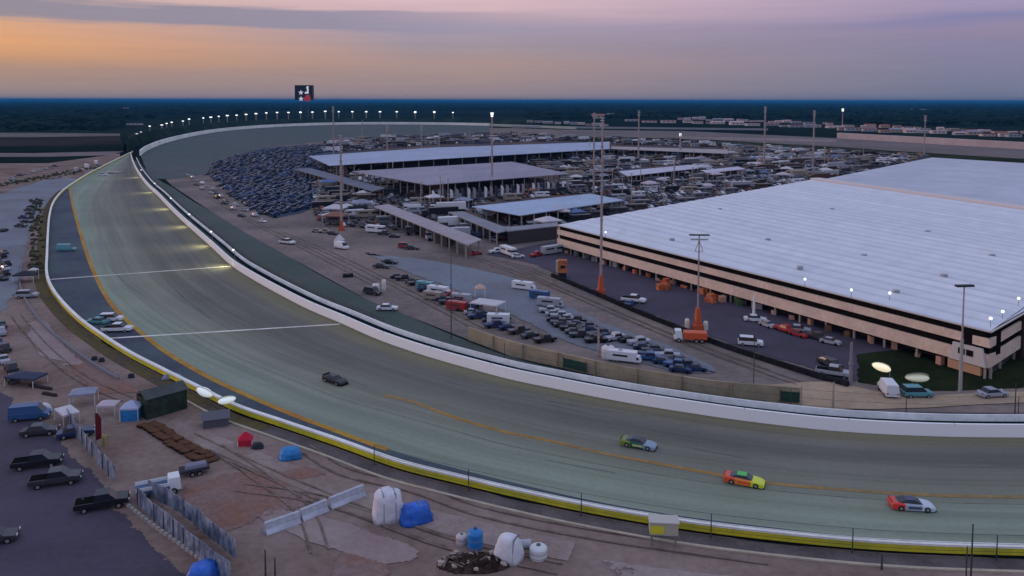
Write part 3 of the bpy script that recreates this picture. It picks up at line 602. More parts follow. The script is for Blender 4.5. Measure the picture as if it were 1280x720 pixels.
# ---- other roofs in the midfield
def pavilion(name, px, h, m, label, step=8, fascia=.8, par_col=None, closed=False, cat='building'):
    P = [G(u, v, h) for u, v in px]; c = sum(P, Vector()) / len(P)
    area = sum(a.x * b.y - b.x * a.y for a, b in zip(P, P[1:] + P[:1]))
    if area < 0: P.reverse()
    Q = [p - Vector((c.x, c.y, 0)) for p in P]
    t = thing(name, label, cat, (c.x, c.y, 0))
    MB().slab([(v.x, v.y) for v in Q], h - .3, h).build('roof', m, t)
    b_ = MB(); S = [Vector((v.x * .96, v.y * .96, 0)) for v in Q]
    if closed: MB().slab(S, 0, h - .3).build('wall', mm('pavilion_wall', (.06, .055, .06), .9), t)
    else:
        k = 0
        for a, b in zip(S, S[1:] + S[:1]):
            ln = (b - a).length; n_ = max(1, int(ln / step))
            for i in range(n_):
                if k > 70: break
                p = a.lerp(b, i / n_); k += 1; MB().box((p.x, p.y, 0), (.5, .5, h - .3)).build('column', colm, t)
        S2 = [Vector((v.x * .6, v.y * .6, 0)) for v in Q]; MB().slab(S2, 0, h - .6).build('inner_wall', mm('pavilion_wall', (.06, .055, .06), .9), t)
    return t
pavilion('pavilion', [(386, 195), (412, 207), (540, 199), (762, 186), (762, 177), (540, 184.5)], 7, mat('roof_blue', (.36, .41, .52), .8, var=.06, scale=.02), 'long pale blue roofed pavilion, farthest of the infield sheds', 12)
pavilion('pavilion', [(440, 214), (535, 231), (712, 217), (640, 202)], 8, mat('roof_lavender', (.30, .29, .34), .85, var=.08, scale=.05), 'wide lavender grey roofed shed with pale uprights along its near side', 7)
pavilion('pavilion', [(590, 258), (650, 269), (780, 250), (738, 242)], 5, mat('roof_ice', (.37, .46, .58), .8, var=.06, scale=.05), 'low icy blue roofed shed just left of the big ribbed hall', 6)
pavilion('canopy', [(467, 258), (585, 306), (602, 299), (485, 255)], 4.2, mat('roof_dusty', (.36, .32, .34), .85, var=.08, scale=.2), 'long narrow dusty white canopy running diagonally beside the infield road', 6, cat='canopy')
pavilion('canopy', [(366, 211), (466, 239), (482, 235), (388, 210)], 4, mat('roof_slate', (.16, .17, .21), .85, var=.1, scale=.1), 'long narrow slate grey canopy near the packed blue lot', 8, cat='canopy')
pavilion('canopy', [(560, 265), (622, 291), (640, 287), (578, 264)], 4, mm('roof_stone', (.25, .25, .28), .85, var=.1, scale=.1), 'grey narrow canopy between the diagonal white canopy and the icy blue shed', 6, cat='canopy')
pavilion('pit_building', [(634, 289), (697, 282), (697, 277.5), (632, 284)], 4.5, mm('roof_stone', (.25, .25, .28), .85), 'low dark walled shed touching the left end of the ribbed hall', 6, closed=True)
pavilion('pavilion', [(774, 214), (784, 220), (874, 210), (862, 206)], 5, roof_p, 'small pale roofed shed in the right half of the packed midfield', 7)
pavilion('pavilion', [(878, 213), (884, 216), (932, 211), (922, 208)], 5, roof_p, 'smallest pale roofed shed right of its longer twin in the midfield', 7)
pavilion('pit_wall_stand', [(764, 183), (764, 186), (910, 192), (910, 187)], 6, mat('stand_tan', (.38, .34, .33), .85), 'thin tan roofed stand to the right of the long blue pavilion', 9, cat='stand')
# ---- far straight, stands and far town on the right
def seg_wall(name, a, b, h, th, m, label, cat='wall'):
    p, q_ = G(*a), G(*b); d = q_ - p; ang = math.atan2(d.y, d.x); c = (p + q_) / 2
    o = MB().box((0, 0, 0), (d.length, th, h)).build(name, m); o.location = c; o.rotation_euler.z = ang; return tag(o, label, cat)
pinkish = mat('concrete_pink', (.45, .38, .38), .85, var=.06, scale=.01)
greyc = mat('concrete_far', (.32, .32, .34), .85, var=.1, scale=.01)
sheet('back_straight', [(700, 168), (860, 172), (1060, 184), (1300, 199), (1300, 186), (1050, 173), (860, 164), (700, 162)], .10, mat('back_straight_surface', alb((86, 80, 86)), .9, var=.1, scale=.01))
sheet('far_grass', [(700, 176), (860, 180), (1060, 190), (1300, 207), (1300, 200), (1060, 185), (860, 173), (700, 170)], .12, mat('far_grass', (.035, .04, .022), .95, var=.3, scale=.02))
seg_wall('far_straight_wall', (1048, 173), (1300, 188), 7, 5, pinkish, 'long pinkish concrete wall along the far straight on the right')
seg_wall('far_straight_wall', (640, 159.5), (960, 163), 3, 3, greyc, 'thin greyish wall of the far straight in the middle distance')
seg_wall('far_straight_wall', (850, 174), (1045, 178), 3, 3, pinkish, 'short tan wall along the infield side of the far straight')
seg_wall('far_straight_wall', (612, 157.5), (720, 161.5), 4, 3, mm('cap_far', (.4, .46, .4), .8), 'greenish pale wall carrying on from the far end bank')
# sky sign
p = G(381, 152); t = thing('sky_sign', 'black box sign with white star and figure and a red corner on a tall mast', 'sign', (p.x, p.y, 0))
z0, z1 = ZAT(p, 125), ZAT(p, 106.5); wd = 22 * p.y / F
steel2 = mm('mast_steel', (.12, .12, .14), .6)
b_ = MB()
for sx in (-1, 1): b_.tube((sx * wd * .2, 0, 0), (sx * wd * .2, 0, z0 + 1), .7, .5, 8)
for k in range(6): zc = z0 * k / 6; b_.tube((-wd * .2, 0, zc), (wd * .2, 0, zc + z0 / 6), .25, n=6)
b_.build('mast', steel2, t)
bd = MB().box((0, 0, z0), (wd, wd * .35, z1 - z0)).build('sign_box', mm('sign_black', (.012, .010, .016), .4), t, bevel=.3)
hh = z1 - z0; fy = -wd * .18
wm = mm('sign_white', (.75, .8, .85), .5, emit=.35); rm = mm('sign_red', (.6, .05, .06), .5, emit=.15)
st = MB(); pts = []
for i in range(10):
    r_ = (.15 if i % 2 == 0 else .065) * hh * 1.25; a_ = math.pi / 2 + i * math.pi / 5; pts.append((-wd * .15 + r_ * math.cos(a_), z0 + hh * .5 + r_ * math.sin(a_)))
st.prism(pts, fy - .3, fy); st.prism([(x + .2, z - hh * .42) for x, z in pts], fy - .3, fy); st.build('star', wm, bd)
st = MB(); X0 = wd * .19; st.prism([(X0 - wd * .06, z0 + hh * .78), (X0 + wd * .02, z0 + hh * .94), (X0 + wd * .1, z0 + hh * .94), (X0 + wd * .1, z0 + hh * .42), (X0 - wd * .12, z0 + hh * .42), (X0 - wd * .12, z0 + hh * .54), (X0, z0 + hh * .58), (X0, z0 + hh * .8)], fy - .3, fy); st.build('figure', wm, bd)
MB().prism([(0, z0 + hh * .02), (wd * .1, z0 + hh * .32), (wd * .34, z0 + hh * .36), (wd * .42, z0 + hh * .05), (wd * .25, z0 - hh * .12)], fy - .35, fy + .1).build('red_corner', rm, bd)
# ------------------------------------------------------------------ light masts
mast_m = mat('mast_pinkish', (.36, .30, .28), .7, var=.1, scale=.5); org = mat('orange_paint', (.50, .09, .025), .6); org2 = mat('orange_rust', (.45, .14, .06), .7, var=.3, scale=.8)
white_m = mat('white_paint', (.7, .72, .74), .5)
def mast(u, vt, vb, label, r=.35, head=None, base=None, m=None, lamps=True, ub=None):
    p = G(ub or u, vb); h = ZAT(p, vt); m = m or mast_m
    t = thing('light_mast', label, 'light pole', (p.x, p.y, 0))
    b_ = MB(); b_.tube((0, 0, 0), (0, 0, h), r, r * .6, 8)
    for k in range(1, int(h / 3.5)): b_.tube((0, 0, k * 3.5), (0, 0, k * 3.5 + .25), r * 1.25, n=8)
    b_.build('pole', m, t)
    if head == 'bar':
        MB().box((0, -.1, h - .15), (2.9, .7, .32), .1).build('lamp_head', mm('head_dark', (.03, .035, .04), .5), t)
    elif head == 'tbars':
        for dz in (0, -.9): MB().box((0, -.1, h - .2 + dz), (4.0 + dz * .6, .8, .22), 0).build('lamp_head', mm('head_dark' if dz == 0 else 'head_pale', (.03, .035, .04) if dz == 0 else (.4, .42, .45), .5), t)
        b2 = MB(); b2.tube((-.8, 0, h - 3.4), (0, 0, h - 1.2), .06, n=6); b2.tube((.8, 0, h - 3.4), (0, 0, h - 1.2), .06, n=6); b2.tube((-.8, 0, h - 3.4), (.8, 0, h - 3.4), .06, n=6); b2.build('brace', m, t)
    elif head == 'bulb':
        s = max(.6, p.y / F * (2.6 if u == 613 else 1.7)); 
        b2 = MB()
        for i in range(3): b2.box((0, 0, h - s * (i * .75) - s * .4), (s * (1.5 - i * .2), s * .6, s * .5))
        b2.build('lamp_head', lamp_w, t)
    elif head == 'arms':
        s = max(.5, p.y / F * 1.6); b2 = MB()
        for i in range(4): b2.box((0, 0, h - s * i * 1.3), (s * 1.9, s * .7, s * .5))
        b2.build('lamp_head', mm('head_cream', (.5, .46, .42), .6), t)
    if base == 'orange':
        b2 = MB(); b2.box((0, 0, 0), (1.9, 1.9, 1.1)); b2.box((0, 0, 1.1), (1.3, 1.3, h * .0 + 3.4), .2, (.55, .55)); b2.build('orange_base', org, t, bevel=.05)
    elif base == 'dark': MB().box((0, 0, 0), (2.6, 1.8, .8), .3).build('ballast', mm('ballast', (.02, .02, .025), .8), t)
    elif base == 'wide': MB().tube((0, 0, 0), (0, 0, h * .5), r * 1.7, r * 1.5, 10).build('pole_sleeve', mm('sleeve', (.34, .33, .31), .7), t)
    return t
mast(427, 170, 288, 'tall pinkish mast rising from a red orange base left of the diagonal canopy', .5, 'arms', 'orange')
mast(435, 310, 346, 'short pinkish mast on dark ballast blocks in the infield yard', .28, None, 'dark')
mast(417, 134, 193, 'thin far mast in front of the long white bank, left of the others', .7, 'arms')
mast(484, 158, 190, 'thin pale far mast right of the leftmost far one', .8, 'arms')
mast(527, 158, 188, 'pale far mast with stacked heads behind the long blue pavilion', .8, 'arms')
mast(549, 168, 188, 'lowest pale far mast at the edge of the long blue pavilion', .8, 'arms')
mast(453, 150, 176, 'short pale far mast near the end of the far bank lamps', .7)
mast(613, 141, 241, 'tall mast with bright white lamp cluster standing before the lavender shed', .55, 'bulb', ub=615)
mast(742, 142, 242, 'slender pale mast, left one of the close pair in the middle', .5, 'arms')
mast(754, 148, 367, 'tallest pinkish mast with orange base in front of the ribbed hall', .34, 'arms', 'orange', ub=751)
mast(798, 139, 200, 'pale mast in the packed midfield right of the middle pair', .7, 'arms')
mast(850, 167, 197, 'short mast with a white lamp cluster in the far midfield', .7, 'bulb')
mast(955, 134, 210, 'pale mast, left of the two above the ribbed roof\'s far corner', .75, 'arms')
mast(1016, 139, 213, 'pale mast, right of the two above the ribbed roof\'s far corner', .7, 'arms')
mast(1053, 136, 156, 'thin distant mast with one white box near the far trees', 1.2, 'bulb')
mast(1155, 145, 197, 'slim mast standing before the long pinkish far wall', .6, 'arms')
mast(873, 293, 412, 'grey mast with double dark crossbars and orange base by the hall front', .2, 'tbars', 'orange', ub=872)
mast(1205, 357, 490, 'big grey pole with dark slanted lamp bar near the hall corner', .17, 'bar', 'wide', ub=1200)
mast(749, 392, 446, 'slim cream post beside a white tank behind the tan wall', .2, None, ub=748)
mast(564, 318, 424, 'thin dark pole in the infield beside the diagonal row of parked cars', .10, m=fence_dark)
mast(942, 370, 402, 'short white column under the hall front', .35, m=white_m)
mast(1063, 428, 482, 'wide grey post at the left edge of the dark grass', .35, m=mm('grey_post', (.22, .21, .24), .7))
mast(942, 418, 482, 'thin dark pole behind the right half of the tan wall', .08, m=fence_dark)
mast(1268, 478, 528, 'thin dark pole behind the white wall by the right edge', .10, m=fence_dark)
mast(1001, 482, 512, 'short tan post at the right end of the tan screen wall', .22, m=mm('tan_post', (.4, .34, .28), .8))
mast(1041, 478, 512, 'tan twin of the short post, standing farther right by the path', .22, m=mm('tan_post', (.4, .34, .28), .8))
mast(1216, 655, 735, 'tall leaning black pole in front of the yellow wall', .10, m=fence_dark, ub=1213)
mast(1206, 683, 735, 'shorter black pole left of the tall leaning one', .08, m=fence_dark, ub=1207)
mast(332, 687, 722, 'short dark post, left of the pair by the bottom barrier fence', .10, m=fence_dark)
mast(344, 697, 724, 'short dark post, right of the pair by the bottom barrier fence', .10, m=fence_dark)
mast(1102, 692, 712, 'stubby dark bollard pole by the kerb in the lower right', .12, m=fence_dark)
# ------------------------------------------------------------------ vehicles
glass = mat('car_glass', (.015, .02, .03), .15); tyre = mat('tyre', (.012, .012, .012), .9); headl = mat('lamp_lens', (.7, .7, .62), .3); taill = mat('tail_lens', (.35, .02, .02), .4); chrome = mat('wheel_rim', (.35, .35, .37), .4, metal=.6)
def paintm(n, c, r=.35): return mm('paint_' + n, c, r)
PAL = {'black': (.012, .013, .018), 'charcoal': (.04, .042, .05), 'silver': (.34, .36, .40), 'white': (.66, .68, .7), 'navy': (.02, .04, .11), 'red': (.35, .03, .03), 'tan': (.3, .25, .2), 'blue': (.03, .09, .22), 'rust': (.20, .06, .03), 'brown': (.07, .045, .035), 'midnight': (.012, .03, .07), 'grey': (.14, .14, .16), 'orange': (.55, .14, .03), 'teal': (.10, .30, .34)}
def wheels(t, xs, y, r=.34, w=.24):
    for x in xs:
        for s in (-1, 1):
            o = MB().tube((x, s * y - w / 2, r), (x, s * y + w / 2, r), r, n=14).build('wheel', tyre, t); MB().tube((x, s * (y + w / 2 + .005) - .01, r), (x, s * (y + w / 2 + .005) + .01, r), r * .6, n=10).build('rim', chrome, o)
def car(kind, color, label, loc=(0, 0, 0), rz=0, group=None, name=None):
    pm = paintm(color, PAL[color]); nm = name or {'sedan': 'parked_car', 'suv': 'parked_suv', 'pickup': 'pickup_truck', 'van': 'van'}[kind]
    t = thing(nm, label, {'sedan': 'car', 'suv': 'car', 'pickup': 'pickup truck', 'van': 'van'}[kind], loc, rz, group)
    if kind == 'sedan': prof = [(-2.3, .35), (-2.3, .85), (-1.7, .95), (1.0, .95), (2.15, .8), (2.3, .6), (2.3, .35)]; cab = [(-1.6, .93), (-1.0, 1.42), (.35, 1.42), (1.05, .93)]; W = .9; L_ = 2.3
    elif kind == 'suv': prof = [(-2.3, .4), (-2.3, 1.05), (1.2, 1.08), (2.2, .98), (2.3, .7), (2.3, .4)]; cab = [(-2.2, 1.05), (-1.95, 1.75), (.5, 1.75), (1.25, 1.05)]; W = .95; L_ = 2.3
    elif kind == 'pickup': prof = [(-2.8, .5), (-2.8, 1.1), (-.75, 1.1), (-.75, 1.12), (1.5, 1.15), (2.65, 1.05), (2.8, .75), (2.8, .5)]; cab = [(-.85, 1.1), (-.7, 1.8), (.75, 1.8), (1.5, 1.12)]; W = 1.0; L_ = 2.8
    else: prof = [(-2.6, .4), (-2.6, 1.2), (1.7, 1.2), (2.5, .95), (2.6, .4)]; cab = [(-2.6, 1.18), (-2.55, 2.15), (1.1, 2.15), (1.9, 1.18)]; W = 1.0; L_ = 2.6
    MB().prism(prof, -W, W).build('body', pm, t, bevel=.06)
    b_ = MB(); n = len(cab); o_ = .12
    vs = [(x, -W + .04 + (o_ if i in (1, 2) else 0), z) for i, (x, z) in enumerate(cab)] + [(x, W - .04 - (o_ if i in (1, 2) else 0), z) for i, (x, z) in enumerate(cab)]
    b_.add(vs, [(0, 1, 2, 3), (7, 6, 5, 4), (0, 4, 5, 1), (1, 5, 6, 2), (2, 6, 7, 3)]); b_.build('windows', glass if kind != 'van' else pm, t)
    rx0, rx1 = cab[1][0], cab[2][0]; MB().box(((rx0 + rx1) / 2, 0, cab[1][1] - .01), (rx1 - rx0, 2 * (W - .14), .05)).build('roof', pm, t)
    if kind == 'van': MB().add([(1.14, -W + .12, 2.05), (1.88, -W + .1, 1.25), (1.88, W - .1, 1.25), (1.14, W - .12, 2.05)], [(0, 1, 2, 3)]) ; b3 = MB(); b3.add([(1.17, -.8, 2.1), (1.93, -.85, 1.23), (1.93, .85, 1.23), (1.17, .8, 2.1)], [(0, 1, 2, 3)]); b3.build('windscreen', glass, t)
    if kind == 'pickup': MB().box((-1.78, 0, 1.02), (1.85, 1.7, .1)).build('cargo_bed', mm('bed_liner', (.01, .01, .01), .9), t)
    wheels(t, (-L_ * .62, L_ * .62), W - .1)
    for s in (-1, 1):
        MB().box((L_ - .02, s * W * .72, .72), (.08, .36, .16)).build('headlight', headl, t); MB().box((-L_ + .02, s * W * .75, .78), (.08, .3, .18)).build('tail_light', taill, t)
    return t
def place(f, u, v, deg, *a, **k): p = G(u, v); return f(*a, loc=(p.x, p.y, k.pop('z', 0)), rz=math.radians(deg), **k)
# ------------------------------------------------------------------ race cars
def stock_car(label, cols, u, v, dev=0.0):
    """cols: rear, side/middle, roof, hood"""
    p = G(u, v, .13); i = near_param(OL, p); d = OL[i + 1] - OL[i - 1] if 0 < i < len(OL) - 1 else OL[1] - OL[0]
    if u < 500: j = near_param(INN, p); d = INN[j + 1] - INN[j - 1]
    t = thing('race_car', label, 'race car', (p.x, p.y, .16), math.atan2(d.y, d.x) + dev)
    ms = [mat('livery_rear', cols[0], .35), mat('livery_middle', cols[1], .35), mat('livery_hood', cols[3], .35)]
    st = [(-2.45, .86, .28, .86), (-2.35, .93, .2, .98), (-1.7, .97, .16, .97), (-1.0, .99, .14, .94), (0, .99, .14, .90), (.9, .98, .14, .88), (1.6, .97, .14, .80), (2.2, .92, .12, .66), (2.5, .78, .12, .50)]
    vs = []; fs = []; mi = []
    for x, w_, a, b in st:
        vs += [(x, -w_, a), (x, -w_, b - .14), (x, -w_ + .12, b), (x, w_ - .12, b), (x, w_, b - .14), (x, w_, a)]
    for k in range(len(st) - 1):
        xm = (st[k][0] + st[k + 1][0]) / 2; mm_ = 0 if xm < -.9 else (2 if xm > .7 else 1)
        for j in range(6):
            a, b = k * 6 + j, k * 6 + (j + 1) % 6; fs.append((a, b, b + 6, a + 6)); mi.append(mm_)
    fs += [tuple(range(6)), tuple(range(48, 54))]; mi += [0, 2]
    b_ = MB(); b_.v = vs; b_.f = fs; b_.mi = mi; b_.build('body', ms, t, smooth=False)
    c_ = MB(); c_.add([(-1.75, -.72, .95), (-1.75, .72, .95), (-.75, .56, 1.27), (-.75, -.56, 1.27), (.25, .56, 1.28), (.25, -.56, 1.28), (1.05, .76, .87), (1.05, -.76, .87)], [(0, 1, 2, 3), (3, 2, 4, 5), (5, 4, 6, 7), (0, 3, 5, 7), (1, 6, 4, 2)]); c_.build('windows', glass, t)
    MB().box((-.25, 0, 1.265), (1.15, 1.14, .04)).build('roof', mat('livery_roof', cols[2], .35), t)
    MB().box((-2.42, 0, .98), (.06, 1.6, .2)).build('spoiler', mat('livery_spoiler', tuple(c * .4 for c in cols[0]), .4), t)
    MB().box((2.48, 0, .06), (.12, 1.7, .14)).build('splitter', tyre, t)
    for s in (-1, 1): MB().box((.1, s * .995, .35), (1.5, .02, .3)).build('door_stripe', mat('livery_stripe', cols[4] if len(cols) > 4 else cols[1], .4), t)
    wheels(t, (-1.45, 1.5), .88, .34, .28)
    t.scale = (.95, .95, .88); return t
stock_car('black race car alone on the left, below the end of the second white cross line', [(.012, .013, .016)] * 4, 419, 478, .05)
stock_car('dark green and teal race car with yellow tail and white nose', [(.16, .24, .04), (.015, .09, .05), (.01, .04, .05), (.22, .32, .42), (.5, .55, .25)], 798, 558)
stock_car('orange and lime race car with green roof and yellow hood', [(.70, .09, .03), (.75, .22, .04), (.05, .50, .08), (.65, .72, .03), (.75, .1, .03)], 930, 604)
stock_car('red tailed race car with navy roof and pale blue white nose', [(.70, .05, .035), (.35, .40, .5), (.03, .04, .10), (.50, .60, .66), (.06, .08, .16)], 1139, 635)
# safety vehicles on the apron and banking
place(car, 147, 415, 5, 'pickup', 'white', 'white pickup nearest the second cross line on the dark apron', name='safety_truck')
place(car, 139, 402, 8, 'suv', 'white', 'white safety car just behind the pickup on the dark apron', name='safety_car')
place(car, 122, 405, 170, 'sedan', 'teal', 'teal car, leftmost of the cluster on the dark apron', name='safety_car')
place(car, 83, 314, 5, 'van', 'teal', 'lone pale teal van standing on the dark apron')
place(car, 128, 220, 10, 'pickup', 'white', 'white pickup near the top of the banking with a pale trailer behind it', name='safety_truck')
p = G(142, 217); t = thing('flat_trailer', 'low pale trailer at the top of the banking beside the yellow wall', 'trailer', tuple(p), .1)
MB().box((0, 0, .7), (8.5, 2.2, .5)).build('deck', mm('trailer_tan', (.5, .42, .36), .7), t, bevel=.05); wheels(t, (-2.5, -1.3), 1.0); MB().box((5.2, 0, .6), (2.4, .2, .2)).build('drawbar', steel, t)
# ------------------------------------------------------------------ yard things
def barrier(u0, v0, u1, v1, label):
    a, b = G(u0, v0), G(u1, v1); d = b - a; c = (a + b) / 2
    prof = [(-.45, 0), (-.45, .12), (-.2, .45), (-.14, 1.05), (.14, 1.05), (.2, .45), (.45, .12), (.45, 0)]
    m_ = MB(); vs = []; n = len(prof); ln = d.length
    for x in (-ln / 2, ln / 2):
        for y, z in prof: vs.append((x, y * 1.5, z * 1.15))
    m_.add(vs, [tuple(range(n)), tuple(range(n, 2 * n))] + [(i, (i + 1) % n, n + (i + 1) % n, n + i) for i in range(n)])
    o = m_.build('concrete_barrier', mm('barrier_pale', (.42, .44, .50), .85, var=.15, scale=.8, scale2=4), bevel=.04); o.location = c; o.rotation_euler.z = math.atan2(d.y, d.x)
    return tag(o, label, 'barrier', 'pale barrier blocks on the dirt yard')
barrier(331, 667, 374, 652, 'pale concrete barrier, lower left one of the row of three in the yard')
barrier(376, 650, 408, 637, 'pale concrete barrier in the middle of the row of three')
barrier(412, 635, 454, 618, 'pale concrete barrier, upper right one nearest the white wrapped stack')
def lumpy(name, u, v, size, m, label, cat, rz=0.0, jit=.08, taper=.8, straps=None, bev=.22):
    p = G(u, v); t = thing(name, label, cat, (p.x, p.y, 0), rz); b_ = MB(); n = 7; sx, sy, sz = size; vs = []
    fs = []
    bm = bmesh.new(); bmesh.ops.create_cube(bm, size=1); bmesh.ops.subdivide_edges(bm, edges=bm.edges[:], cuts=4, use_grid_fill=True)
    for q in bm.verts:
        z = q.co.z + .5; k = 1 - (1 - taper) * z ** 1.5; ro = 1 - .12 * (abs(q.co.x * 2) ** 3) * (abs(q.co.y * 2) ** 3)
        q.co = Vector((q.co.x * sx * k * ro + R.uniform(-jit, jit), q.co.y * sy * k * ro + R.uniform(-jit, jit), z * sz * (1 - .10 * (q.co.x * 2) ** 2 - .08 * (q.co.y * 2) ** 2) + (R.uniform(-jit, jit) if z > .01 else 0)))
    me = bpy.data.meshes.new('cover'); bm.to_mesh(me); bm.free(); me.materials.append(m)
    for f in me.polygons: f.use_smooth = True
    o = bpy.data.objects.new('cover', me); COL.objects.link(o); o.parent = t
    for k in (straps or []): MB().box((k * sx, 0, 0), (.07, sy * 1.02, sz * .985), 0, (1, taper)).build('strap', mm('strap_grey', (.25, .25, .28), .7), t)
    return t
white_tarp = mat('white_tarp', (.62, .62, .66), .6, var=.06, scale=.6, scale2=2, bump=.4); blue_tarp = mat('blue_tarp', (.02, .12, .50), .45, var=.2, scale=.7, scale2=2.5, bump=.4); blue2 = mat('blue_tarp_light', (.02, .20, .48), .45, var=.2, scale=.7, bump=.4)
lumpy('wrapped_stack', 485, 648, (3.3, 2.6, 3.3), white_tarp, 'tall white wrapped stack on the dirt yard beside a blue covered load', 'covered stack', .35, .12, .84, [-.2, .2])
lumpy('covered_load', 520, 651, (3.6, 2.3, 2.0), blue_tarp, 'bright blue tarp covered load right of the white wrapped stack', 'covered load', .45, .14, .75, [.1])
lumpy('covered_load', 363, 572, (2.9, 2.0, 1.4), blue2, 'small blue tarp covered load close to the yellow wall', 'covered load', .3, .1, .7)
lumpy('covered_load', 254, 722, (3.0, 2.6, 1.4), blue_tarp, 'blue tarp covered load cut by the bottom edge of the picture', 'covered load', .1, .1, .7)
lumpy('water_tank', 636, 698, (2.9, 2.3, 2.5), white_tarp, 'large white rounded tank cover beside the rubble heap', 'tank', -.4, .06, .66, [.28])
def drum(u, v, r, h, m, label, name='tank', cat='tank'):
    p = G(u, v); t = thing(name, label, cat, (p.x, p.y, 0)); b_ = MB(); b_.tube((0, 0, 0), (0, 0, h * .75), r, r, 18); b_.build('shell', m, t, smooth=False)
    MB().dome((0, 0, h * .75), r, r, h * .25, 18, 4).build('lid', m, t, smooth=True)
    b2 = MB(); b2.tube((0, 0, h * .97), (0, 0, h * 1.06), r * .25, n=12); b2.build('filler_cap', mm('cap_dark', (.08, .08, .09), .6), t)
    for z in (.1, .45): q = MB(); q.tube((0, 0, h * z), (0, 0, h * z + .06), r * 1.02, n=18); q.build('band', mm('strap_grey', (.25, .25, .28), .7), t)
    return t
drum(594, 684, .8, 2.0, mat('barrel_blue', (.02, .19, .50), .4), 'upright blue barrel tank standing at the back of the rubble heap')
drum(673, 696, .9, 1.25, mat('tank_white', (.62, .64, .64), .5), 'small white round tank right of the large white one')
drum(577, 679, .6, 1.0, mat('tank_pinkish', (.5, .46, .45), .5), 'short pale tub left of the upright blue barrel')
p = G(655, 686); b_ = MB().tube((-.7, 0, .5), (.7, .1, .5), .45, n=12); o = b_.build('drum', mat('drum_pale', (.40, .42, .46), .5), None, bevel=.03); o.location = p; tag(o, 'pale drum lying behind the large white tank', 'drum')
# rubble heap
p0 = G(592, 705); t = thing('rubble_heap', 'dark heap of rubble, planks and pale stones at the bottom of the yard', 'rubble', tuple(p0))
b_ = MB(); vs = []; nx, ny = 26, 14; fs = []
for j in range(ny + 1):
    for i in range(nx + 1):
        x, y = (i / nx - .5) * 7.5, (j / ny - .5) * 3.6; e_ = max(0, 1 - (x / 3.7) ** 2 - (y / 1.8) ** 2)
        vs.append((x, y, -.05 + .75 * e_ ** .6 * R.uniform(.5, 1.3)))
b_.add(vs, [(j * (nx + 1) + i, j * (nx + 1) + i + 1, (j + 1) * (nx + 1) + i + 1, (j + 1) * (nx + 1) + i) for j in range(ny) for i in range(nx)])
b_.build('heap', mat('rubble_dark', (.045, .03, .025), .95, var=.5, scale=1.2, scale2=5), t)
stn = mat('stone_pale', (.42, .36, .32), .9)
for k in range(22):
    x, y = R.uniform(-3.2, 3.2), R.uniform(-1.5, 1.5)
    if (x / 3.6) ** 2 + (y / 1.7) ** 2 > 1: continue
    s = R.uniform(.14, .34); MB().dome((x, y, .35), s * 1.4, s, s, 7, 3, .25, full=True).build('stone', stn, t)
for k in range(12):
    x, y = R.uniform(-2.8, 2.8), R.uniform(-1.2, 1.2); a_ = R.uniform(0, 3); MB().box((x, y, .55), (R.uniform(.9, 1.8), .18, .06), a_).build('plank', mm('plank_grey', (.16, .12, .10), .9), t)
# row of brown pallets
pm_ = mat('pallet_brown', (.14, .075, .045), .9, var=.3, scale=1, scale2=6); pd = mat('pallet_dark', (.045, .03, .028), .9)
PR = GL([(184, 532), (205, 545), (232, 562), (262, 578)], 8)
pl = thing('pallet_stack', 'low brown pallet in the diagonal row on the dirt yard', 'pallet', (0, 0, 0), 0, 'brown pallets laid in a diagonal row')
for k in range(5): MB().box((0, -.5 + k * .25, .3), (1.1, .17, .05)).build('board', pm_, pl)
for k in (-.45, 0, .45): MB().box((k, 0, 0), (.1, 1.15, .3)).build('runner', pd, pl)
for i, (p, a) in enumerate(along(PR, 1.15)):
    for side in (0, 1):
        o = pl if i == 0 and side == 0 else dup(pl, (0, 0, 0)); n = Vector((-math.sin(a), math.cos(a), 0)); q = p + n * (side * 1.35 - .6 + R.uniform(-.15, .15)); o.location = q; o.rotation_euler.z = a + R.uniform(-.25, .25); o.scale = (1, 1, R.uniform(.6, 1.5))
        if side: o['label'] = 'low brown pallet in the far line of the double diagonal row'
# banner fences along the car park
ban = mat('banner_cloth', (.10, .12, .18), .8, var=.5, scale=.9, col2=(.30, .34, .42), stretch=(1, 1, .5), scale2=2.5)
def banner_fence(px, label):
    C = GL(px, 6); w = thing('banner_fence', label, 'fence')
    A_ = along(C, 2.4)
    for i, (p, a) in enumerate(A_[:-1]):
        q = A_[i + 1][0]; n = Vector((-math.sin(a), math.cos(a), 0)) * R.uniform(-.12, .12); mb = MB(); mid_ = (p + q) / 2
        mb.box((mid_.x + n.x, mid_.y + n.y, .15), ((q - p).length * .985, .06, R.uniform(1.8, 2.0)), a + R.uniform(-.03, .03)); mb.build('banner_panel', ban, w)
        mb = MB(); mb.tube((p.x, p.y, 0), (p.x, p.y, 2.0), .05, n=6); mb.build('fence_post', fence_dark, w)
    return w
banner_fence([(84, 528), (100, 552), (120, 577), (150, 612)], 'mottled blue grey banner fence between the dark parked trucks and the yard, upper run')
banner_fence([(172, 632), (200, 658), (240, 692), (300, 738)], 'mottled blue grey banner fence running off the bottom edge, lower run')
banner_fence([(186, 622), (222, 640), (262, 672), (310, 712)], 'second banner fence parallel to the lower run, nearer the dirt')
HS = GL([(153, 627), (175, 645), (200, 664), (230, 685), (258, 706)], 6); hm = mat('kerb_block_pale', (.36, .34, .33), .9)
w = thing('kerb_blocks', 'line of pale kerb blocks beside the lower banner fence', 'kerb')
for p, a in along(HS, .9)[:60]: b_ = MB(); b_.box((p.x, p.y, 0), (.65, .3, .3), a + R.uniform(-.2, .2)); b_.build('block', hm, w)
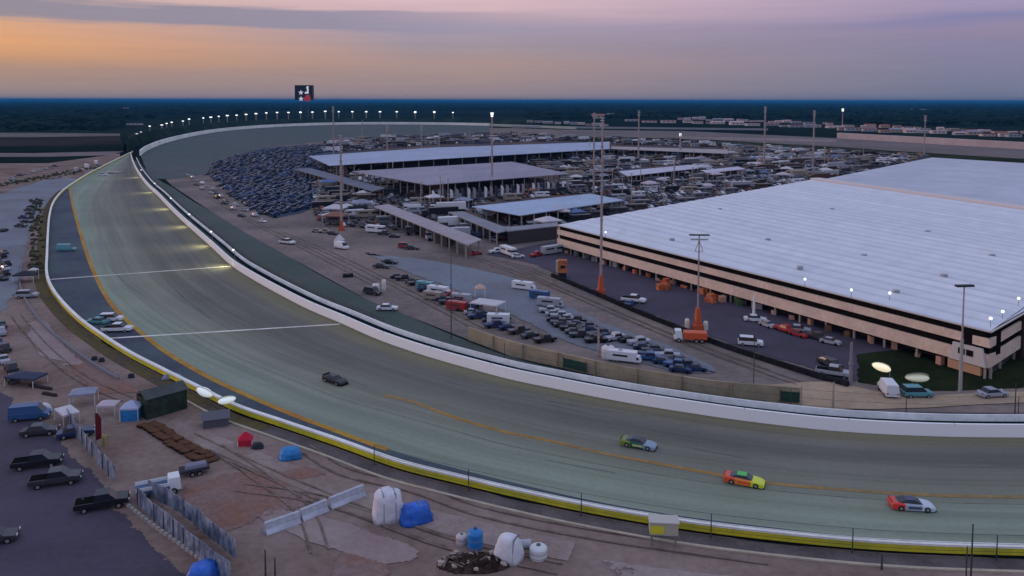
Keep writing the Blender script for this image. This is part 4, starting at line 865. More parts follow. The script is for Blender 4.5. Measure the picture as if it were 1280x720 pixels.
# dark trucks in the left car park
place(car, 47, 583, 18, 'pickup', 'black', 'black pickup, uppermost of the three parked by the banner fence')
place(car, 70, 605, 20, 'pickup', 'charcoal', 'charcoal pickup in the middle of the three by the banner fence')
place(car, 128, 634, 22, 'pickup', 'black', 'black pickup with a pale bundle, lowest of the three by the banner fence')
p = G(104, 636); drum(104, 636, .45, 1.1, mm('bundle_pale', (.4, .35, .31), .8), 'pale round bin beside the lowest black pickup', 'bin', 'bin')
place(car, -8, 678, 20, 'sedan', 'charcoal', 'dark car cut by the left edge near the bottom corner')
# car hauler with flat trailer beside the banner fence
p = G(198, 618); t = thing('flatbed_truck', 'blue and white flatbed truck parked at the end of the pallet row', 'truck', tuple(p), math.radians(28))
MB().box((-.6, 0, .8), (3.6, 2.0, .35)).build('deck', mm('deck_blue', (.06, .12, .22), .6), t, bevel=.04); MB().box((1.7, 0, .5), (1.5, 1.9, 1.5), 0, (.8, .9)).build('cab', white_m, t, bevel=.08); MB().box((1.95, 0, 1.35), (.9, 1.65, .5), 0, (.75, .9)).build('windscreen', glass, t)
for y in (-.95, .95): MB().box((-.6, y, 1.15), (3.6, .08, .4)).build('side_rail', white_m, t)
wheels(t, (-1.6, 1.6), .85, .4)
p = G(243, 592); t = thing('flat_trailer', 'low dark trailer with a pale load between the flatbed truck and the pallets', 'trailer', tuple(p), math.radians(28))
MB().box((0, 0, .6), (3.4, 1.8, .25)).build('deck', mm('deck_dark', (.04, .04, .06), .7), t); MB().box((.2, 0, .85), (2.6, 1.3, .45), 0, (.9, .8)).build('load', mm('load_pale', (.2, .2, .26), .8), t, bevel=.1); wheels(t, (-.3, .5), .85, .3); MB().box((-2.3, 0, .55), (1.4, .12, .12)).build('drawbar', steel, t)
# tents and trailers left of the gate
def tent(u, v, w_, d_, h, m, label, rz=0.0, rise=.6, walls=False, name='canopy_tent', group=None, legs=True):
    p = G(u, v); t = thing(name, label, 'tent', tuple(p), rz, group)
    b_ = MB(); x, y = w_ / 2, d_ / 2; b_.add([(-x, -y, h), (x, -y, h), (x, y, h), (-x, y, h), (-x * .12, 0, h + rise), (x * .12, 0, h + rise), (-x, -y, h - .25), (x, -y, h - .25), (x, y, h - .25), (-x, y, h - .25)],
        [(0, 1, 5, 4), (1, 2, 5), (2, 3, 4, 5), (3, 0, 4), (0, 6, 7, 1), (1, 7, 8, 2), (2, 8, 9, 3), (3, 9, 6, 0)]); b_.build('canopy', m, t)
    if legs:
        for sx in (-1, 1):
            for sy in (-1, 1): MB().tube((sx * x * .96, sy * y * .96, 0), (sx * x * .96, sy * y * .96, h), .05, n=6).build('leg', white_m, t)
    if walls: MB().box((0, 0, 0), (w_ * .9, d_ * .9, h - .25)).build('side_walls', walls, t)
    return t
cg = mat('canvas_grey', (.26, .28, .36), .8, var=.1, scale=.6); cw = mat('canvas_white', (.56, .54, .56), .8, var=.06, scale=.6); cp = mat('canvas_pink', (.52, .44, .48), .8); cl = mat('canvas_lilac', (.40, .44, .60), .7); dk = mat('canvas_dark', (.035, .04, .05), .8)
tent(105, 505, 3.6, 2.8, 2.0, cg, 'blue grey canopy tent behind the white one near the gate', .3)
tent(84, 527, 3.8, 2.2, 1.7, cw, 'long white canopy tent angled beside the parked trailers', -.75, .3)
tent(136, 518, 2.6, 2.2, 1.7, cp, 'small pinkish white canopy tent next to the blue walled tent', .1, .5)
tent(165, 523, 2.6, 2.4, 1.9, cl, 'lilac topped tent with bright blue walls', .1, .8, blue2, legs=True)
place(car, 38, 524, 15, 'van', 'blue', 'dull blue van left of the white canopy tent')
p = G(60, 516); lumpy('covered_load', 58, 512, (2.6, 1.0, .9), cw, 'narrow white covered load behind the dull blue van', 'covered load', -.7, .05, .7)
place(car, 50, 543, 15, 'sedan', 'charcoal', 'dark car between the dull blue van and the black pickups')
place(car, 95, 545, 25, 'sedan', 'navy', 'small navy car under the end of the upper banner fence')
# feather flag and yellow post
p = G(120, 556); t = thing('feather_flag', 'dark red feather flag standing in front of the tents', 'flag', tuple(p)); MB().tube((0, 0, 0), (0, 0, 4.4), .05, .03, 6).build('pole', steel, t)
MB().prism([(.04, .6), (.75, .9), (.8, 3.6), (.45, 4.2), (.04, 4.4)], -.03, .03).build('banner', mm('flag_red', (.13, .015, .02), .7), t)
drum(131, 557, .28, 1.6, mm('post_yellow', (.35, .28, .08), .6), 'stubby yellow bollard beside the dark red flag', 'bollard', 'bollard')
# dark tunnel entrance tents at the gap in the wall
def hut(u, v, w_, d_, h, label, rz, name='dark_tent', m=dk, roofm=None):
    p = G(u, v); t = thing(name, label, 'shelter', tuple(p), rz); x, y = w_ / 2, d_ / 2
    MB().add([], []); b_ = MB(); b_.box((0, 0, 0), (w_, d_, h)); b_.build('walls', m, t, bevel=.05)
    b_ = MB(); b_.prism([(-y - .2, h), (0, h + .9), (y + .2, h), (0, h + .75)], -x - .2, x + .2); b_.v = [(q[1], q[0], q[2]) for q in b_.v]; b_.build('roof', roofm or cg, t)
    return t
hut(203, 514, 6.0, 3.4, 3.0, 'dark green shelter with grey ridge beside the gap in the yellow wall', math.radians(48), m=mat('shelter_green', (.03, .045, .035), .85, var=.3, scale=.6), roofm=mm('shelter_roof', (.07, .085, .08), .85, var=.2, scale=.5))
hut(270, 531, 3.4, 2.0, 1.2, 'low grey awning under the second white oval lamp', math.radians(20), m=mm('awning_grey', (.10, .10, .12), .85), roofm=mm('awning_grey2', (.14, .14, .16), .85))
p = G(180, 497); lumpy('ramp_cover', 215, 473, (3.2, 1.0, .9), cg, 'pale grey cover lying over the end of the yellow wall', 'cover', .3, .06, .6)
# glowing oval floodlights
og = mat('oval_glow', (.85, .92, .88), .5, emit=.30); og2 = mat('oval_glow_warm', (1, .90, .62), .5, emit=.55); og3 = mat('oval_glow_dim', (.62, .62, .46), .5, emit=.2)
def oval(u, v, ub, vb, w_, h_, m, label, tilt=0.0):
    p = G(ub, vb); h = max(1.5, ZAT(p, v)); t = thing('oval_floodlight', label, 'floodlight', tuple(p)); s = p.y / F
    MB().tube((0, 0, 0), (0, 0, h), .09, .07, 8).build('post', steel, t)
    b_ = MB().dome((0, 0, 0), w_ * s / 2, w_ * s / 3, h_ * s / 2, 20, 10, full=True); o = b_.build('lamp_head', m, t, smooth=True); o.location = ((u - ub) * s, 0, h); o.rotation_euler.y = tilt
    MB().tube((0, 0, h - .05), ((u - ub) * s, 0, h), .06, n=6).build('arm', steel, t)
    hd = MB().dome((0, 0, 0), w_ * s / 2 * 1.04, w_ * s / 3 * 1.04, h_ * s / 2 * .8, 20, 6); hd = hd.build('housing', mm('housing_grey', (.30, .31, .32), .5), t, smooth=True); hd.location = ((u - ub) * s, .12, h + .1); hd.rotation_euler = (-.9, tilt, 0); hd.scale = (1, .85, .6)
oval(256, 490, 262, 506, 22, 10, og, 'bright white oval floodlight hanging over the yellow wall gap', .45)
oval(284, 500, 280, 518, 23, 9, og, 'flatter white oval floodlight right of the brighter one at the wall gap', -.2)
oval(1101, 459, 1112, 478, 24, 10, og2, 'brightest warm oval floodlight above the white van on the grass', .3)
oval(1146, 472, 1140, 488, 30, 9, og3, 'dim cream oval floodlight right of the brightest warm one', 0)
# red tent, booth on the wall
tent(307, 556, 1.9, 1.5, .9, mm('canvas_red', (.50, .02, .05), .7), 'small red pop up tent beside the yellow wall', .2, .9, mm('canvas_red', (.5, .02, .05), .7))
lumpy('covered_load', 322, 560, (1.6, 1.1, .7), dk, 'small dark covered load right of the red pop up tent', 'covered load', .2, .06, .7)
p = G(829, 680); t = thing('spotter_booth', 'little pale booth with yellow front perched on the yellow wall', 'booth', tuple(p), math.radians(-5))
MB().box((0, 0, 1.3), (2.9, 1.5, 1.3)).build('cabin', mm('booth_cream', (.42, .40, .30), .8), t, bevel=.05); MB().box((0, 0, 2.6), (3.1, 1.7, .12)).build('roof', mm('booth_roof', (.5, .48, .42), .8), t); MB().box((-.7, -.78, 1.5), (1.3, .06, .8)).build('front_panel', wall_yellow, t)
for sx in (-1.2, 1.2):
    for sy in (-.5, .5): MB().tube((sx, sy, 0), (sx, sy, 1.3), .07, n=6).build('leg', steel, t)
# ------------------------------------------------------------------ infield near vehicles
def box_van(kind, color, u, v, deg, label, s=.66):
    p = G(u, v); pm = paintm(color, PAL[color]); t = thing({'rv': 'motorhome', 'trailer': 'box_trailer'}[kind], label, {'rv': 'motorhome', 'trailer': 'trailer'}[kind], tuple(p), math.radians(deg))
    Ln = 8.0 if kind == 'rv' else 7.0
    MB().box((-.5, 0, .55), (Ln, 2.4, 2.5)).build('body', pm, t, bevel=.08)
    if kind == 'rv': MB().box((Ln / 2 - .1, 0, .5), (1.5, 2.2, 1.5), 0, (.6, .9), -.2).build('cab', pm, t, bevel=.06); MB().box((Ln / 2 - .3, 0, 1.25), (1.25, 2.24, .6), 0, (.7, .95), -.2).build('windscreen', glass, t)
    else: MB().box((Ln / 2 + .4, 0, .6), (1.8, .25, .2)).build('drawbar', steel, t)
    for s_ in (-1, 1): MB().box((-.8, s_ * 1.21, 1.7), (Ln * .5, .04, .5)).build('window' if kind == 'rv' else 'stripe', glass if kind == 'rv' else paintm('charcoal', PAL['charcoal']), t)
    MB().box((-1, 0, 3.04), (1.0, .8, .22)).build('roof_unit', mm('roof_unit', (.35, .36, .38), .6), t); wheels(t, (-2.4, -1.5, Ln / 2 - .9) if kind == 'rv' else (-1.6, -.7), 1.05, .42); t.scale = (s, s * 1.1, s); return t
NEAR = [('pickup', 'white', 359, 305, -30, 'white pickup alone on the gravel near the runoff edge, right of the silver row'), ('van', 'white', 427, 311, -40, 'white van standing beside a white awning below the leftmost orange mast base'),
 ('suv', 'charcoal', 466, 368, -30, 'charcoal car close behind the pair of white tanks near the runoff edge'), ('sedan', 'white', 484, 388, 0, 'white low car right at the runoff edge below the pair of white tanks'),
 ('sedan', 'black', 487, 330, -15, 'black car, rear one of the two at the top end of the diagonal row'), ('sedan', 'charcoal', 477, 335, -15, 'charcoal car, front one of the two at the top end of the diagonal row'),
 ('pickup', 'white', 792, 378, -25, 'white pickup with blue load on the dark paddock road'), ('van', 'white', 1110, 492, 80, 'white van parked on the grass edge under the warm oval lamp'), ('suv', 'teal', 1146, 496, 0, 'teal car parked on the grass right of the white van'),
 ('pickup', 'silver', 1042, 470, -28, 'silver pickup parked beside the wide grey post'), ('suv', 'white', 938, 432, -15, 'white car on the dark road right of the orange truck'), ('sedan', 'silver', 998, 415, -20, 'silver car, left one of the pair under the hall front'), ('sedan', 'white', 944, 402, -10, 'white car at the foot of the short white column'),
 ('sedan', 'silver', 1240, 496, 10, 'silver car on the grass near the right edge'), ('suv', 'red', 507, 310, -10, 'red car between the mast yard and the diagonal canopy'), ('sedan', 'charcoal', 515, 312, -10, 'charcoal car touching the red one near the diagonal canopy')]
for k, c, u, v, a, l in NEAR: place(car, u, v, a, k, c, l)
drum(470, 366, .9, 2.4, mm('tank_white2', (.66, .62, .6), .5), 'upright white tank, left one of the pair near the runoff edge'); drum(480, 362, .55, 2.6, mm('tank_white2', (.66, .62, .6), .5), 'slim upright white tank, right one of the pair near the runoff edge')
drum(760, 447, 1.2, 2.3, mm('tank_white2', (.66, .62, .6), .5), 'fat white tank behind the tan wall next to the slim cream post')
drum(859, 411, .5, 2.2, mm('tank_cream', (.6, .58, .48), .6), 'cream drum left of the orange mast base by the hall'); drum(882, 413, .5, 2.0, mm('tank_cream', (.6, .58, .48), .6), 'cream drum right of the orange mast base by the hall')
box_van('rv', 'white', 655, 362, -28, 'white motorhome alone at the upper edge of the blue road'); box_van('trailer', 'blue', 676, 374, -28, 'blue grey trailer just behind the lone white motorhome'); box_van('rv', 'silver', 688, 383, -20, 'silver motorhome heading the dark row along the blue road')
box_van('rv', 'white', 549, 368, -28, 'long white motorhome in the left cluster of the diagonal row'); box_van('trailer', 'teal', 533, 362, -28, 'teal trailer at the left end of the left cluster')
box_van('trailer', 'silver', 578, 378, -20, 'silver trailer right of the dark pole in the diagonal row'); box_van('trailer', 'white', 625, 404, -5, 'white trailer below the white awning in the diagonal row'); box_van('rv', 'white', 780, 452, -20, 'white motorhome right of the fat white tank')
box_van('trailer', 'red', 573, 388, -25, 'dull red trailer low in the diagonal row'); box_van('trailer', 'tan', 543, 375, -25, 'tan trailer in front of the long white motorhome')
tent(610, 392, 6.5, 4.5, 2.6, cw, 'large white awning in the middle of the diagonal row', -.45, .3); tent(600, 372, 2.4, 2.2, 2.4, mm('canvas_peach', (.55, .38, .32), .8), 'small peach canopy just above the large white awning', 0, .9)
t = tent(424, 306, 3, 2.4, 1.6, cw, 'small white pointed awning behind the white van', 0, 1.8)
p = G(862, 427); t = thing('orange_truck', 'bright orange truck with white cab on the infield road', 'truck', tuple(p), math.radians(172))
MB().box((-1.0, 0, .7), (4.4, 2.1, 1.3)).build('tipper_body', mm('truck_orange', (.60, .10, .03), .5), t, bevel=.08); MB().box((2.2, 0, .6), (1.6, 2.0, 1.7), 0, (.75, .9)).build('cab', white_m, t, bevel=.08); MB().box((2.4, 0, 1.5), (1.2, 1.85, .6), 0, (.7, .9)).build('windscreen', glass, t); wheels(t, (-2.2, -1.2, 2.1), .95, .45)
p = G(703, 347); t = thing('site_cabin', 'tall orange cabin on a dark base near the left end of the hall', 'cabin', tuple(p)); MB().box((0, 0, 0), (2.0, 1.8, 1.4)).build('base', mm('ballast', (.02, .02, .025), .8), t); MB().box((0, 0, 1.4), (2.3, 2.0, 3.3)).build('cabin', org2, t, bevel=.06); MB().box((-1.4, 0, 1.5), (.5, 1.6, 3.0)).build('side_panel', mm('booth_cream', (.42, .4, .3), .8), t); MB().box((0, -1.02, 2.6), (1.2, .06, .8)).build('window', glass, t)
for i, (u, v) in enumerate([(829, 362), (832, 357), (880, 368), (893, 374), (902, 377), (921, 381), (888, 378)]):
    p = G(u, v); t = thing('stacked_crates', ['orange crate stack', 'rust crate stack', 'orange red crate stack', 'tall rust crate stack', 'peach crate stack', 'small green crate stack', 'low orange crate stack'][i] + ' under the hall front' + [', leftmost of the crates', ' behind the leftmost crates', ' left of the middle group', ' in the middle group', ' at the right of the middle group', ' at the right end of the crates', ' nearest the paddock road'][i], 'crates', tuple(p), .3 * i)
    mc = [org2, org, mm('crate_peach', (.5, .28, .2), .8), mm('crate_green', (.06, .10, .04), .8)][[0, 1, 0, 1, 2, 3, 0][i]]
    for k in range(3): MB().box((R.uniform(-1, 1), R.uniform(-.6, .6), 0), (1.4, 1.2, R.uniform(.9, 2.0)), R.uniform(0, 1)).build('crate', mc, t, bevel=.03)
for k in range(26):
    f_ = k / 26 * .94 + .03; q = A.lerp(B, f_) + nAB * R.uniform(.4, 1.6); q = Vector((q.x, q.y, 0))
    t = thing('stored_crate', 'small stored crate in the shade under the hall front', 'crate', tuple(q), R.uniform(0, 3), 'small crates under the hall front')
    hh_ = R.uniform(.6, 1.6); MB().box((0, 0, 0), (R.uniform(.8, 2.2), R.uniform(.6, 1.2), hh_)).build('crate_body', R.choice([org2, mm('crate_brown', (.16, .09, .05), .9), mm('crate_grey', (.25, .24, .25), .9), mm('crate_peach', (.5, .28, .2), .8)]), t, bevel=.03); MB().box((0, 0, hh_), (.7, .5, .08)).build('lid', mm('crate_brown', (.16, .09, .05), .9), t)
# diagonal rows: individually placed sedans / trucks of mixed colours
SMALL = []
def mini(color, kind):
    pm = paintm(color, PAL[color]); b_ = MB()
    if kind == 'car':
        b_.m(0).prism([(-2.3, .3), (-2.3, .9), (-1.6, 1.0), (1.1, 1.0), (2.2, .8), (2.3, .3)], -.9, .9); b_.m(1).add([(-1.6, -.82, .99), (-1.6, .82, .99), (1.0, .82, .99), (1.0, -.82, .99), (-1.1, -.68, 1.43), (-1.1, .68, 1.43), (.35, .68, 1.43), (.35, -.68, 1.43)], [(0, 1, 5, 4), (1, 2, 6, 5), (2, 3, 7, 6), (3, 0, 4, 7)]); b_.m(0).box((-.37, 0, 1.42), (1.45, 1.36, .05)); b_.m(2)
        for x in (-1.45, 1.45):
            for s in (-1, 1): b_.tube((x, s * .9 - .1, .33), (x, s * .9 + .1, .33), .33, n=8)
    elif kind == 'truck':
        b_.m(0).box((0, 0, .45), (5.4, 1.9, .65)); b_.m(0).box((.35, 0, 1.1), (2.2, 1.8, .75), 0, (.75, .88)); b_.m(1).box((.35, 0, 1.15), (2.1, 1.86, .5), 0, (.82, .9)); b_.m(2)
        for x in (-1.7, 1.7):
            for s in (-1, 1): b_.tube((x, s * .9 - .1, .38), (x, s * .9 + .1, .38), .38, n=8)
    elif kind == 'hauler':
        b_.m(0).box((-2, 0, .9), (12, 2.5, 2.9)); b_.m(0).box((5.6, 0, .6), (2.4, 2.3, 2.3), 0, (.8, .9)); b_.m(1).box((6.0, 0, 1.9), (1.7, 2.34, .7), 0, (.8, .95)); b_.m(2)
        for x in (-6.5, -5.4, 2.5, 5.8):
            for s in (-1, 1): b_.tube((x, s * 1.0 - .15, .5), (x, s * 1.0 + .15, .5), .5, n=8)
    elif kind == 'rv':
        b_.m(0).box((0, 0, .5), (8.5, 2.4, 2.6)); b_.m(1).box((3.0, 0, 1.7), (2.55, 2.44, .7)); b_.m(1).box((-1.5, 0, 1.9), (3.6, 2.44, .5)); b_.m(2)
        for x in (-2.6, 2.8):
            for s in (-1, 1): b_.tube((x, s * .95 - .15, .4), (x, s * .95 + .15, .4), .4, n=8)
    return b_, [pm, glass, tyre]
CACHE = {}
NAMES = {'car': ('parked_car', 'car'), 'truck': ('pickup_truck', 'pickup truck'), 'hauler': ('transporter_truck', 'truck'), 'rv': ('motorhome', 'motorhome')}
WORDS = {'car': 'car', 'truck': 'pickup', 'hauler': 'transporter truck', 'rv': 'motorhome'}
def put_small(kind, color, p, a, where, group):
    key = (kind, color)
    if key not in CACHE: b_, ms = mini(color, kind); o = b_.build(NAMES[kind][0], ms); CACHE[key] = o
    else: o = CACHE[key].copy(); COL.objects.link(o)
    o.location = (p.x, p.y, p.z); o.rotation_euler.z = a
    return tag(o, f'{color} {WORDS[kind]} {where}', NAMES[kind][1], group)
def inside(u, v, poly):
    c = False; n = len(poly)
    for i in range(n):
        (x1, y1), (x2, y2) = poly[i], poly[i - 1]
        if (y1 > v) != (y2 > v) and u < (x2 - x1) * (v - y1) / (y2 - y1) + x1: c = not c
    return c
# explicit rows
def row(px, n, colors, where, group, kinds=('car', 'truck'), rot=60, jit=.8, sc_=.82):
    C = GL(px, 4); s = cum(C)[-1]
    for i, (p, a) in enumerate(along(C, s / n)):
        p = p + Vector((R.uniform(-jit, jit), R.uniform(-jit, jit), .06)); put_small(kinds[i % len(kinds)] if len(kinds) > 1 else kinds[0], R.choice(colors), p, a + math.radians(rot + R.uniform(-8, 8)), where, group).scale = (sc_,) * 3
row([(234, 220), (255, 232), (280, 250), (312, 268), (330, 278)], 12, ['silver', 'white', 'charcoal'], 'in the single row beside the runoff near the packed blue lot', 'cars in the row beside the runoff', rot=20)
row([(246, 232), (270, 247), (300, 268), (320, 280)], 7, ['charcoal', 'black', 'silver'], 'in the front row beside the runoff, nearer the white wall', 'cars in the row beside the runoff', rot=20)
row([(498, 347), (525, 358), (560, 378), (600, 398), (650, 418), (700, 432)], 20, ['black', 'charcoal', 'silver', 'navy'], 'in the near line of the long diagonal infield row', 'cars in the long diagonal row', rot=70)
row([(520, 356), (560, 373), (600, 392), (640, 408)], 8, ['charcoal', 'silver', 'black', 'red'], 'in the second line of the long diagonal infield row', 'cars in the long diagonal row', rot=70)
row([(682, 388), (700, 396), (725, 408), (755, 422), (790, 430), (830, 446), (868, 464)], 20, ['black', 'navy', 'charcoal', 'black', 'silver'], 'in the dark row along the right side of the blue road', 'cars in the dark row by the blue road', rot=60)
row([(690, 402), (715, 416), (740, 426), (760, 434)], 8, ['silver', 'black', 'charcoal'], 'in the short second line below the dark row by the blue road', 'cars in the dark row by the blue road', rot=60)
row([(800, 448), (830, 456), (870, 470)], 5, ['navy', 'blue', 'charcoal'], 'at the end of the blue road behind the tan wall', 'cars in the dark row by the blue road', rot=30)
row([(455, 285), (470, 290), (500, 300)], 5, ['white', 'silver', 'charcoal'], 'beside the orange mast base in the infield yard', 'vehicles in the mast yard', ('truck', 'car', 'rv'), rot=40)
row([(395, 290), (410, 292), (425, 296)], 3, ['silver', 'tan', 'charcoal'], 'left of the orange mast base in the infield yard', 'vehicles in the mast yard', rot=20)
row([(597, 318), (625, 316), (648, 322), (690, 318)], 5, ['white', 'silver', 'red'], 'between the diagonal canopy and the orange cabin', 'vehicles in the mast yard', ('car', 'truck', 'rv'), rot=10)
row([(790, 382), (800, 379)], 1, ['blue'], 'touching the white pickup on the dark paddock road', 'vehicles on the paddock road', rot=10)
row([(962, 410), (1010, 424), (1066, 434)], 5, ['silver', 'charcoal', 'red'], 'tucked under the right half of the hall front', 'vehicles on the paddock road', rot=-10)
row([(1030, 456), (1045, 466)], 2, ['black', 'charcoal'], 'parked behind the silver pickup by the wide grey post', 'vehicles on the paddock road', rot=10)
# left edge parking
row([(4, 232), (22, 222), (50, 214), (75, 207)], 12, ['silver', 'charcoal', 'tan'], 'in the farthest row along the left access road', 'cars by the left access road', rot=50)
row([(2, 290), (20, 288), (36, 268), (50, 248)], 9, ['black', 'charcoal', 'navy'], 'in the middle row along the left access road', 'cars by the left access road', rot=50)
row([(2, 318), (4, 334), (12, 352), (30, 352)], 7, ['black', 'silver', 'navy', 'charcoal'], 'in the left parking area beside the blue grey road', 'cars by the left access road', rot=10)
row([(2, 410), (3, 440), (14, 465), (22, 490)], 7, ['charcoal', 'silver', 'navy'], 'in the left edge row above the tents', 'cars by the left access road', rot=10)
row([(96, 215), (104, 212), (118, 206), (128, 203)], 5, ['silver', 'white', 'tan'], 'outside the top of the yellow wall', 'cars outside the top of the yellow wall', ('rv', 'car'), rot=20)
tent(32, 352, 5.0, 3.4, 2.0, dk, 'dark tent with pale front at the left outside the yellow wall', .2, .8); tent(42, 349, 2.0, 1.6, 2.6, cw, 'tiny white canopy right of the dark tent outside the yellow wall', .1, .4); place(car, 34, 372, 10, 'suv', 'silver', 'silver car below the dark tent outside the yellow wall')
tent(33, 480, 5.5, 3.2, 1.5, mm('canvas_navy', (.05, .06, .10), .8), 'low navy tent on the dirt left of the red dirt patch', -.2, .4)
for i, (u, v) in enumerate([(45, 484), (56, 486), (62, 494)]): lumpy('timber_pile', u, v, (3.2, .5, .4), mm('timber_dark', (.05, .04, .045), .9), ['dark timber pile beside the low navy tent', 'thin dark timber pile in the middle of three', 'dark timber pile farthest right of three'][i], 'timber pile', -.35, .05, .9)
for i, (u, v) in enumerate([(127, 452), (118, 450), (164, 472)]): lumpy('equipment_crate', u, v, (1.0, .7, .7), dk, ['small dark crate by the low barrier outside the yellow wall', 'smaller dark crate left of the one by the low barrier', 'lone dark crate on gravel just outside the yellow wall'][i], 'crate', .2, .03, .8)
# ------------------------------------------------------------------ packed infield
MASK = [[(386, 193), (412, 211), (540, 204), (765, 188), (765, 175), (540, 181)], [(438, 210), (535, 246), (714, 226), (645, 199)], [(586, 255), (650, 279), (785, 256), (740, 240)], [(465, 255), (585, 312), (605, 300), (488, 253)], [(364, 208), (466, 245), (484, 236), (390, 208)], [(556, 263), (622, 297), (645, 287), (700, 284), (700, 276), (640, 282), (580, 262)], [(772, 212), (784, 226), (876, 214), (864, 204)], [(876, 210), (884, 222), (934, 215), (924, 206)], [(762, 181), (764, 190), (912, 196), (912, 185)], [(694, 283), (1008, 228), (1160, 199), (1300, 205), (1300, 500), (1236, 462), (694, 312)]]
MID = [(405, 180), (470, 172), (640, 167), (860, 178), (1050, 191), (1160, 197), (1010, 228), (700, 288), (640, 300), (560, 300), (480, 284), (430, 284), (398, 278), (392, 240)]
LOT = [(260, 215), (270, 204), (292, 196), (345, 186), (425, 180), (398, 205), (392, 235), (394, 258), (340, 271), (316, 260), (290, 244)]
cand = []
def region(u, v, where):
    if 'blue lot' in where: return ('in the far half' if v < 205 else 'in the left part' if u < 320 else 'in the right part') + ' of the packed blue lot'
    if v < 184 and u < 765: return 'behind the long pale blue pavilion'
    if u > 930: return 'between the pair of masts and the warehouse roof corner'
    if u > 712: return 'right of the long blue pavilion' if v < 203 else 'between the small pale sheds and the ribbed roof'
    if v > 250: return 'around the icy blue shed and narrow canopies'
    return 'beside the lavender shed' if u > 480 else 'at the left end of the long blue pavilion'
def scatter(poly, n, pick, where, group, ang, dmin=3.2):
    us = [p[0] for p in poly]; vs_ = [p[1] for p in poly]
    Pm = [G(u, v) for u, v in poly]; x0, x1 = min(p.x for p in Pm), max(p.x for p in Pm); y0, y1 = min(p.y for p in Pm), max(p.y for p in Pm)
    tries = 0; got = 0; grid = {}
    while got < n and tries < n * 60:
        tries += 1; v = R.uniform(min(vs_), max(vs_)); u = R.uniform(min(us), max(us))
        if not inside(u, v, poly) or any(inside(u, v, m_) for m_ in MASK): continue
        p = G(u, v, .1)
        # snap to loose rows
        rx = p.x * math.cos(ang) + p.y * math.sin(ang); ry = -p.x * math.sin(ang) + p.y * math.cos(ang); ry = round(ry / 6.5) * 6.5 + R.uniform(-.8, .8)
        p = Vector((rx * math.cos(ang) - ry * math.sin(ang), rx * math.sin(ang) + ry * math.cos(ang), .1))
        k, c = pick(); g_ = (int(p.x // 14), int(p.y // 14)); rr = {'car': 2.4, 'truck': 2.6, 'hauler': 5.5, 'rv': 4}.get(k, 3)
        if any((q - p).length < (rr + r2) * .62 for dx in (-1, 0, 1) for dy in (-1, 0, 1) for q, r2 in grid.get((g_[0] + dx, g_[1] + dy), [])): continue
        grid.setdefault(g_, []).append((p, rr)); cand.append((p, k, c, ang + R.choice((0, math.pi)) + (math.pi / 2 if k in ('car', 'truck') else 0) + (R.uniform(-.08, .08) if k != 'x' and group[0] == 'v' else R.gauss(0, .5)), region(u, v, where), group)); got += 1
def pm1(): r_ = R.random(); return ('hauler' if r_ < .06 else 'rv' if r_ < .24 else 'truck' if r_ < .6 else 'car', R.choice(['white', 'silver', 'grey', 'charcoal', 'black', 'brown', 'charcoal', 'navy', 'midnight', 'rust', 'black', 'silver', 'grey', 'charcoal', 'white', 'brown'] if r_ > .24 else ['silver', 'grey', 'charcoal', 'tan', 'black', 'brown', 'white', 'grey']))
def pm2(): return (R.choice(['car', 'car', 'truck']), R.choice(['midnight', 'midnight', 'black', 'navy', 'midnight', 'midnight', 'navy', 'blue']))
scatter(MID, 3400, pm1, 'in the packed middle of the infield', 'vehicles in the packed middle of the infield', .35)
scatter(LOT, 620, pm2, 'in the packed blue lot at the left end of the infield', 'cars in the packed blue lot', -.55)
FARM = [(620, 160), (760, 150), (1050, 163), (1050, 171), (760, 168), (620, 166)]
cand.sort(key=lambda c: c[0].length); cnt = {}
rest = MB(); rmats = []; ridx = {}
for p, k, c, a, where, group in cand:
    cls = NAMES[k][1]; cnt[cls] = cnt.get(cls, 0) + 1
    if cnt[cls] <= {'car': 190, 'pickup truck': 140, 'truck': 90, 'motorhome': 170}[cls]: put_small(k, c, p, a, where, group)
    else:
        key = (k, c)
        if key not in ridx: ridx[key] = mini(c, k)
        b_, ms = ridx[key]; ca, sa = math.cos(a), math.sin(a); o0 = len(rest.v)
        rest.v += [(x * ca - y * sa + p.x, x * sa + y * ca + p.y, z + p.z) for x, y, z in b_.v]
        for f, mi_ in zip(b_.f, b_.mi):
            m_ = ms[mi_]
            if m_ not in rmats: rmats.append(m_)
            rest.f.append(tuple(o0 + i for i in f)); rest.mi.append(rmats.index(m_))
if rest.v: tag(rest.build('distant_vehicles', rmats), 'mass of small parked vehicles filling the far infield', 'vehicles', kind='stuff')
# tents in the midfield
TC = [cw, cg, cw, mm('canvas_rust', (.26, .13, .09), .8), mm('canvas_blue', (.12, .18, .32), .8), cp]; TN = ['white', 'blue grey', 'plain white', 'rust coloured', 'blue', 'pinkish']
k = 0; tries = 0; tp = {}
while k < 70 and tries < 4000:
    tries += 1; u, v = R.uniform(400, 1150), R.uniform(172, 298)
    if not inside(u, v, MID) or any(inside(u, v, m_) for m_ in MASK): continue
    i = k % 6; p = G(u, v, .1)
    if i not in tp: tp[i] = tent(u, v, 6, 5, 3.1, TC[i], TN[i] + ' canopy tent ' + region(u, v, ''), .3, 1.0, group='canopy tents in the packed midfield')
    else: dup(tp[i], (p.x, p.y, 0), R.uniform(-.3, .6), label=TN[i] + ' canopy tent ' + region(u, v, ''), scale=R.uniform(.8, 1.4))
    k += 1
